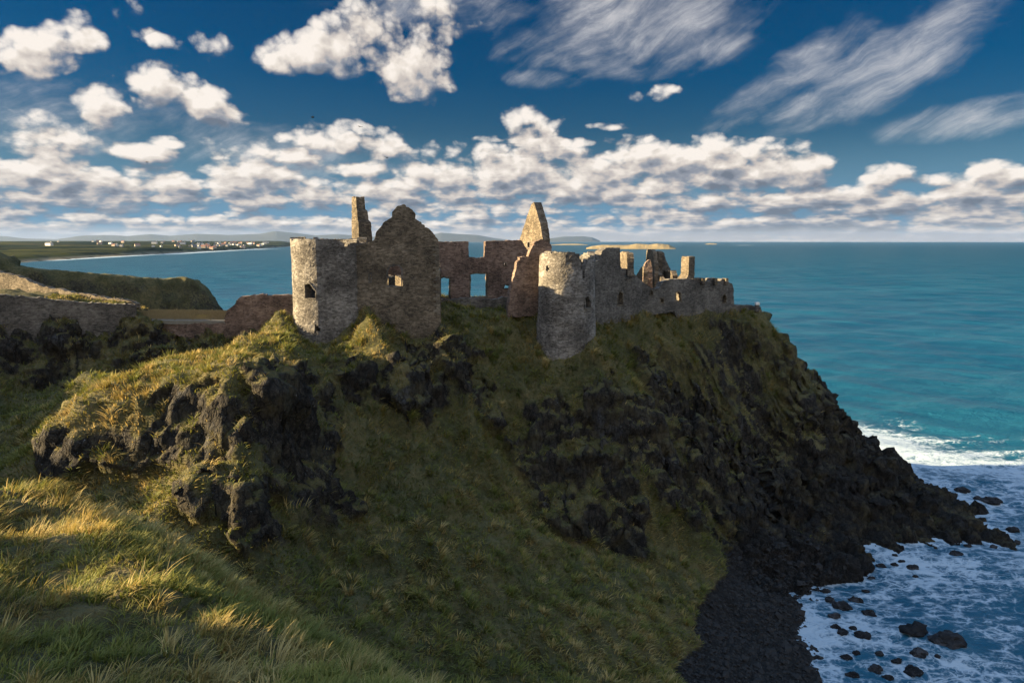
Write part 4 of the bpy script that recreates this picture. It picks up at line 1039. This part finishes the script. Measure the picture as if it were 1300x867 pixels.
# shingle: more stones than anyone could count
n = 9000
px_, py_ = rng.uniform(12, 38, n), rng.uniform(48, 86, n)
kp = terr(px_, py_, beach) > .6; px_, py_ = px_[kp], py_[kp]
tet = np.array([[1, 0, -.35], [-.5, .87, -.35], [-.5, -.87, -.35], [.6, .5, .45], [-.7, .1, .5], [.2, -.7, .5]])
hull = np.array([[0, 1, 3], [1, 4, 3], [1, 2, 4], [2, 5, 4], [2, 0, 5], [0, 3, 5], [3, 4, 5], [0, 2, 1]])
sz_ = np.clip(.13 * np.exp(rng.normal(0, .55, len(px_))), .06, .7); an = rng.uniform(0, 6.28, len(px_))
base = tet[None] + rng.normal(0, .16, (len(px_), 6, 3))
rx = base[..., 0] * np.cos(an)[:, None] - base[..., 1] * np.sin(an)[:, None]; ry = base[..., 0] * np.sin(an)[:, None] + base[..., 1] * np.cos(an)[:, None]
V = np.stack([rx * sz_[:, None] + terr(px_, py_, HX)[:, None], ry * sz_[:, None] + terr(px_, py_, HY)[:, None], base[..., 2] * sz_[:, None] * .7 + (terr(px_, py_, HZ) + .05)[:, None]], -1).reshape(-1, 3)
Ft = (np.arange(len(px_))[:, None, None] * 6 + hull[None]).reshape(-1, 3)
o = mesh_np('shingle', V, None, mat_plain('shingle_stone', (.018, .016, .0145), .8, .6, 2.0), False, tris=Ft)
tag(o, 'dark shingle and cobbles heaped on the beach below the cliffs', 'shingle', kind='stuff')

# ------------------------------------------------------------------ the far headland
FH = [P(u_, v_, 205 + 45 * (u_ + 60) / 332) for u_, v_ in [(-60, 330), (0, 336), (50, 341), (100, 345), (150, 348.5), (185, 351), (215, 353), (240, 351), (255, 356), (266, 368), (272, 380)]]
FH = FH + [p + np.array([2.2, -2.4, -7]) for p in FH] + [p + np.array([5.0, -6, -19]) for p in FH] + [np.array([p[0] + 9, p[1] - 11, -4]) for p in FH]
FH += [P(*q) for q in [(-60, 322, 310), (0, 332, 300), (60, 337.5, 300), (130, 342.5, 296), (190, 347, 288), (235, 350, 272), (-60, 329, 255), (0, 334, 250), (60, 339.5, 250), (130, 345, 262), (190, 349.5, 264), (90, 342, 235), (-20, 334.5, 228), (-150, 327, 225), (-150, 326, 260), (-250, 322, 240)]]
FH += [np.array(q, float) for q in [(-102, 235, -3), (-98, 255, -3), (-104, 278, -4), (-120, 305, -4), (-150, 330, -3), (-85, 215, -5), (-300, 420, 30), (-260, 330, 34), (-230, 230, 30), (-250, 190, 20), (-200, 350, 10), (-120, 200, -4), (-150, 175, -4)]]
HFH = RBF(FH, lam=4e-4)
hx = np.arange(-260, -70, .6); hy = np.arange(182, 345, .6)
X2, Y2 = np.meshgrid(hx, hy); Z2 = smooth2(HFH(X2, Y2), 5)
c0 = P(-22, 312, 325); Z2 = Z2 + 8.0 * np.exp(-(((X2 - c0[0]) / 17) ** 2 + ((Y2 - 325) / 14) ** 2) ** 2)
U2 = 650 + X2 / Y2 * F * .985
vt = np.interp(U2, [-200, -60, -24, 0, 26, 34, 50, 100, 150, 185, 215, 240, 255, 266, 274, 284], [322, 318, 309, 313, 326, 336, 339, 344, 348, 351, 353, 350.5, 355, 366, 380, 400])
b2 = (433.5 - vt) / F
Z2 = np.minimum(Z2, CAM_Z + Y2 * (-math.sin(PITCH) + b2 * math.cos(PITCH)) / (math.cos(PITCH) + b2 * math.sin(PITCH)) - .6)
N2 = grid_normals(X2, Y2, Z2)
d2 = 2.0 * fbm(X2, Y2, Z2 * .6, s=8, oct=6, rough=.62, seed=101, ridge=True) * sstep(1 - N2[..., 2], .05, .35) + .9 * np.maximum(0, fbm(X2, Y2, s=5, oct=4, seed=103)) 
rk2 = np.clip(sstep(1 - N2[..., 2], .35, .6) * .62 + .3 * fbm(X2, Y2, Z2, s=12, oct=3, seed=105), 0, 1)
o = mesh_np('far_headland', np.stack([X2 + N2[..., 0] * d2, Y2 + N2[..., 1] * d2, Z2 + N2[..., 2] * d2], -1).reshape(-1, 3), grid_faces(len(hx), len(hy)), M_TER, True, {'rock': rk2, 'beach': 0 * rk2})
tag(o, kind='structure')

# ------------------------------------------------------------------ coast, islands and hills far off
def mat_coast():
    m, t, b = new_mat('distant_fields')
    g = t.n('ShaderNodeNewGeometry').outputs['Position']
    cell = t.sep(t.voro(t.vscale(g, (1, .45, 0)), .006, out='Color'))
    c = t.ramp(cell[0], [(.0, (.008, .012, .006)), (.35, (.020, .026, .009)), (.6, (.070, .066, .020)), (.8, (.012, .016, .007)), (1.0, (.065, .055, .028))])
    sand = t.attr('sand')
    c = t.mix(sand, c, (.32, .26, .18))
    c = t.mix(t.ss(t.noise(g, .01, 5, .6), .5, .62, 0, .8), c, (.025, .03, .018))
    c = t.mix(t.ss(t.noise(t.vscale(g, (1, .3, 0)), .012, 6, .7), .50, .60, 0, .85), c, (.008, .011, .007))
    t.l(c, b.inputs['Base Color']); b.inputs['Roughness'].default_value = .95
    b.inputs['Specular IOR Level'].default_value = 0.0
    return m
M_COAST = mat_coast()
def shore_y(u):
    vs = np.interp(u, [-900, -300, 0, 60, 120, 200, 260, 310, 345, 372, 385], [380, 350, 336, 331, 327, 323, 319.5, 317, 314.5, 313, 312.5])
    out = np.array([PZ(float(a), float(b))[1] for a, b in zip(u, vs)]); return out
us = np.concatenate([np.arange(-900, 0, 15.), np.arange(0, 386, 2.0)])
tt = np.concatenate([[-120, -40, 0, 15, 40, 80, 130], np.arange(200, 5200, 120.)])
ys = shore_y(us)
YY = ys[None, :] + tt[:, None]; UU = np.repeat(us[None, :], len(tt), 0); XX = (UU - 650) / F * YY / (math.cos(PITCH)) * 1.0
XX = np.array([[P(float(u_), 306, 1.0)[0] for u_ in us]])[0][None, :] * YY
prof = np.interp(tt, [-120, -40, 0, 40, 130, 700, 2200, 5200], [-8, -4, -.5, 3, 11, 17, 33, 36])[:, None]
fade = (1 - sstep(us, 352, 384))[None, :]
ZC = prof * np.where(prof > 0, .15 + .85 * fade, 1) + 3.5 * fbm(XX, YY, s=420, oct=4, seed=201) * sstep(tt, 60, 400)[:, None] * fade
# dark bluff in the middle of the strand
ZC += 9 * np.exp(-((UU - 185) / 32) ** 2) * sstep(tt, 20, 130)[:, None] * (1 - sstep(tt, 130, 500))[:, None]
sand = ((1 - sstep(tt, 15, 60))[:, None] * np.ones_like(UU))
coast = mesh_np('coast', np.stack([XX, YY, ZC], -1).reshape(-1, 3), grid_faces(len(us), len(tt)), M_COAST, True, {'sand': sand})
tag(coast, kind='structure')
def coast_z(u, dy):
    i = np.argmin(np.abs(us - u)); j = np.argmin(np.abs(tt - dy)); return XX[j, i], YY[j, i], ZC[j, i]
# houses of the far town
def house_mesh(w, d, h, r_, mat_w, mat_r):
    me = bpy.data.meshes.new('house')
    V = [(-w, -d, -2), (w, -d, -2), (w, d, -2), (-w, d, -2), (-w, -d, h), (w, -d, h), (w, d, h), (-w, d, h), (-w, 0, h + r_), (w, 0, h + r_),
         (-w - .4, -d - .4, h - .15), (w + .4, -d - .4, h - .15), (w + .4, d + .4, h - .15), (-w - .4, d + .4, h - .15), (-w - .4, 0, h + r_ + .3), (w + .4, 0, h + r_ + .3),
         (w * .6, -.6, h), (w * .8, -.6, h), (w * .8, .6, h), (w * .6, .6, h), (w * .6, -.6, h + r_ + 1.6), (w * .8, -.6, h + r_ + 1.6), (w * .8, .6, h + r_ + 1.6), (w * .6, .6, h + r_ + 1.6)]
    Fs = [(0, 1, 5, 4), (1, 2, 6, 5), (2, 3, 7, 6), (3, 0, 4, 7), (4, 8, 7), (5, 6, 9), (10, 11, 15, 14), (13, 14, 15, 12), (16, 17, 21, 20), (17, 18, 22, 21), (18, 19, 23, 22), (19, 16, 20, 23), (20, 21, 22, 23)]
    me.from_pydata(V, [], Fs); me.materials.append(mat_w); me.materials.append(mat_r)
    for p_ in me.polygons: p_.material_index = 1 if p_.index in (6, 7) else 0
    return me
WH = [mat_plain('white_render', (.50, .49, .47)), mat_plain('cream_render', (.34, .28, .21)), mat_plain('grey_render', (.18, .17, .165))]
RF = [mat_plain('slate_roof', (.07, .075, .085)), mat_plain('red_tile_roof', (.22, .09, .06))]
HM = [house_mesh(7, 4.5, 6, 3.5, WH[0], RF[0]), house_mesh(10, 5, 8, 4, WH[1], RF[1]), house_mesh(14, 6, 9, 4, WH[0], RF[0]), house_mesh(8, 5, 6.5, 4, WH[2], RF[0])]
HL = ['small white slate-roofed house in the far coastal town', 'tan red-roofed house in the far coastal town', 'long white slate-roofed building in the far coastal town', 'grey slate-roofed house in the far coastal town']
for i in range(95):
    u = rng.uniform(60, 330) if i < 35 else rng.normal(285, 32)
    if u > 346 or u < 50: u = rng.uniform(200, 340)
    x_, y_, z_ = coast_z(u, rng.uniform(1100 if u < 140 else 450, 2800) if u < 250 else rng.uniform(60, 1500))
    k = int(rng.choice([0, 0, 1, 1, 2, 3, 3]))
    o = bpy.data.objects.new('house', HM[k]); COL.objects.link(o); o.location = (x_, y_, z_); o.rotation_euler = (0, 0, rng.normal(0, .5)); sc_ = rng.uniform(.6, 1.05); o.scale = (sc_, sc_, sc_)
    tag(o, HL[k], 'house', 'houses of the far coastal town: ' + HL[k].split(' in ')[0])
# islands
def ridge(name, prof_px, D, depth, mat, zs=.25, seed=0, kindname=None, base=-2.0, nsub=6):
    u = np.array([q[0] for q in prof_px], float); v = np.array([q[1] for q in prof_px], float)
    uu = np.arange(u[0], u[-1] + .01, (u[-1] - u[0]) / (len(u) * nsub * 3)); vv = np.interp(uu, u, v)
    top = np.array([P(float(a), float(b), D) for a, b in zip(uu, vv)])
    cross = np.array([-1, -.8, -.55, -.3, -.1, 0, .15, .5, 1.0]); hh = np.array([0, .25, .52, .78, .95, 1, .96, .6, 0])
    XX_ = np.repeat(top[None, :, 0], len(cross), 0) * (1 + cross[:, None] * depth / D); YY_ = D + cross[:, None] * depth + 0 * XX_
    Hs = np.maximum(top[:, 2] - base, .3)
    ZZ = base + hh[:, None] * Hs[None, :] * (1 + zs * fbm(XX_ / depth, YY_ / depth, s=.6, oct=5, seed=seed) * (np.abs(cross) > .02)[:, None])
    o = mesh_np(name, np.stack([XX_, YY_, ZZ], -1).reshape(-1, 3), grid_faces(len(uu), len(cross)), mat, True, {'sand': np.zeros(XX_.size)})
    return tag(o, kind='structure')
M_ISLE = mat_plain('island_turf_and_rock', (.24, .18, .085), .95, .5, .02)
ridge('island', [(744, 315), (752, 312.5), (765, 311), (790, 311.5), (800, 311), (808, 309.6), (816, 310), (824, 310.8), (834, 309.4), (842, 310), (850, 311.5), (858, 315)], 3500, 90, M_ISLE, .3, 301)
ridge('island', [(700, 310.8), (716, 309.8), (734, 309.6), (746, 310.8)], 6500, 120, M_ISLE, .3, 302)
ridge('island', [(896, 309.6), (902, 309.0), (910, 309.6)], 7500, 80, M_ISLE, .3, 303)
M_HILL = mat_plain('moorland', (.032, .034, .030), .95, .3, .0004)
ridge('hills', [(-420, 300), (-300, 292), (-160, 296), (-60, 297), (0, 300), (30, 303), (70, 304), (100, 300), (130, 299), (160, 300), (190, 297.5), (215, 299.5), (250, 297), (290, 298.5), (330, 297), (350, 293.5), (375, 296), (400, 299), (430, 297.5), (460, 300), (490, 301), (520, 300), (545, 299), (560, 295.5), (580, 297), (605, 298.5), (625, 302), (650, 305.5)], 19500, 2600, M_HILL, .25, 304)
ridge('hills', [(690, 306), (700, 302.5), (715, 300.5), (740, 300), (752, 301.5), (762, 305.8)], 21000, 1800, M_HILL, .15, 305)

# birds over the ruin
M_BIRD = mat_plain('dark_plumage', (.03, .03, .035), .7)
def bird_mesh(up):
    me = bpy.data.meshes.new('bird')
    V, Fq = [], []
    for k, (x, r_) in enumerate([(-.26, .012), (-.16, .04), (-.02, .065), (.12, .055), (.20, .04), (.25, .03), (.30, .004)]):
        V += [(x, r_ * math.cos(a), r_ * .85 * math.sin(a) + .01 * k) for a in np.arange(8) * math.pi / 4]
    for k in range(6):
        for i in range(8): j = (i + 1) % 8; Fq.append((k * 8 + i, k * 8 + j, (k + 1) * 8 + j, (k + 1) * 8 + i))
    b0 = len(V)                                                     # fanned tail
    V += [(-.22, -.03, .01), (-.22, .03, .01), (-.42, .08, .0), (-.42, -.08, .0), (-.22, -.03, .025), (-.22, .03, .025), (-.42, .08, .01), (-.42, -.08, .01)]
    Fq += [tuple(b0 + i for i in f) for f in ((0, 1, 2, 3), (7, 6, 5, 4), (0, 4, 5, 1), (1, 5, 6, 2), (2, 6, 7, 3), (3, 7, 4, 0))]
    for sg in (-1, 1):                                              # wings in three spans
        st = [(.14, -.10, .05, .03), (.17, -.09, .24, .03 + up), (.06, -.13, .44, .03 + up * .9), (-.10, -.14, .58, up * .55)]
        b0 = len(V)
        for (xf, xb, y, z) in st: V += [(xf, sg * y, z + .012), (xb, sg * y, z + .004), (xb, sg * y, z - .004), (xf, sg * y, z - .012)]
        for k in range(3):
            for i in range(4): j = (i + 1) % 4; Fq.append(tuple((b0 + k * 4 + i, b0 + k * 4 + j, b0 + k * 4 + 4 + j, b0 + k * 4 + 4 + i)))
        Fq.append((b0 + 12, b0 + 13, b0 + 14, b0 + 15))
    me.from_pydata(V, [], Fq); me.materials.append(M_BIRD)
    return me
for (u, v, Y, up, rz, lab) in [(397, 150, 120, .25, .6, 'small dark bird high in clear blue sky, uppermost of the four birds'), (457, 161.5, 130, .1, 2.5, 'small dark bird against the top of a white cloud, above the chimney stack'),
                               (491, 201, 125, .18, 1.2, 'small dark bird just above and left of the gabled house'), (186.5, 206, 135, -.05, 3.4, 'small dark bird far left, low above the cloud bank')]:
    o = bpy.data.objects.new('bird', bird_mesh(up)); COL.objects.link(o); o.location = P(u, v, Y); o.rotation_euler = (rng.uniform(-.3, .3), 0, rz)
    tag(o, lab, 'bird', 'birds over the ruin')

# ------------------------------------------------------------------ the air
bm = bmesh.new(); bmesh.ops.create_cube(bm, size=1)
me = bpy.data.meshes.new('haze'); bm.to_mesh(me); bm.free()
hz_ = bpy.data.objects.new('haze', me); COL.objects.link(hz_)
HB, HT = -60.0, 330.0
hz_.scale = (50000, 50000, HT - HB); hz_.location = (0, 0, (HT + HB) / 2)
m = bpy.data.materials.new('haze'); m.use_nodes = True; m.node_tree.nodes.clear(); t = NT(m.node_tree)
pv = t.n('ShaderNodeVolumePrincipled'); pv.inputs['Density'].default_value = 1.25e-5; pv.inputs['Color'].default_value = (.26, .46, .85, 1); pv.inputs['Anisotropy'].default_value = .1
t.l(pv.outputs[0], t.n('ShaderNodeOutputMaterial').inputs['Volume']); me.materials.append(m)
tag(hz_, kind='stuff')
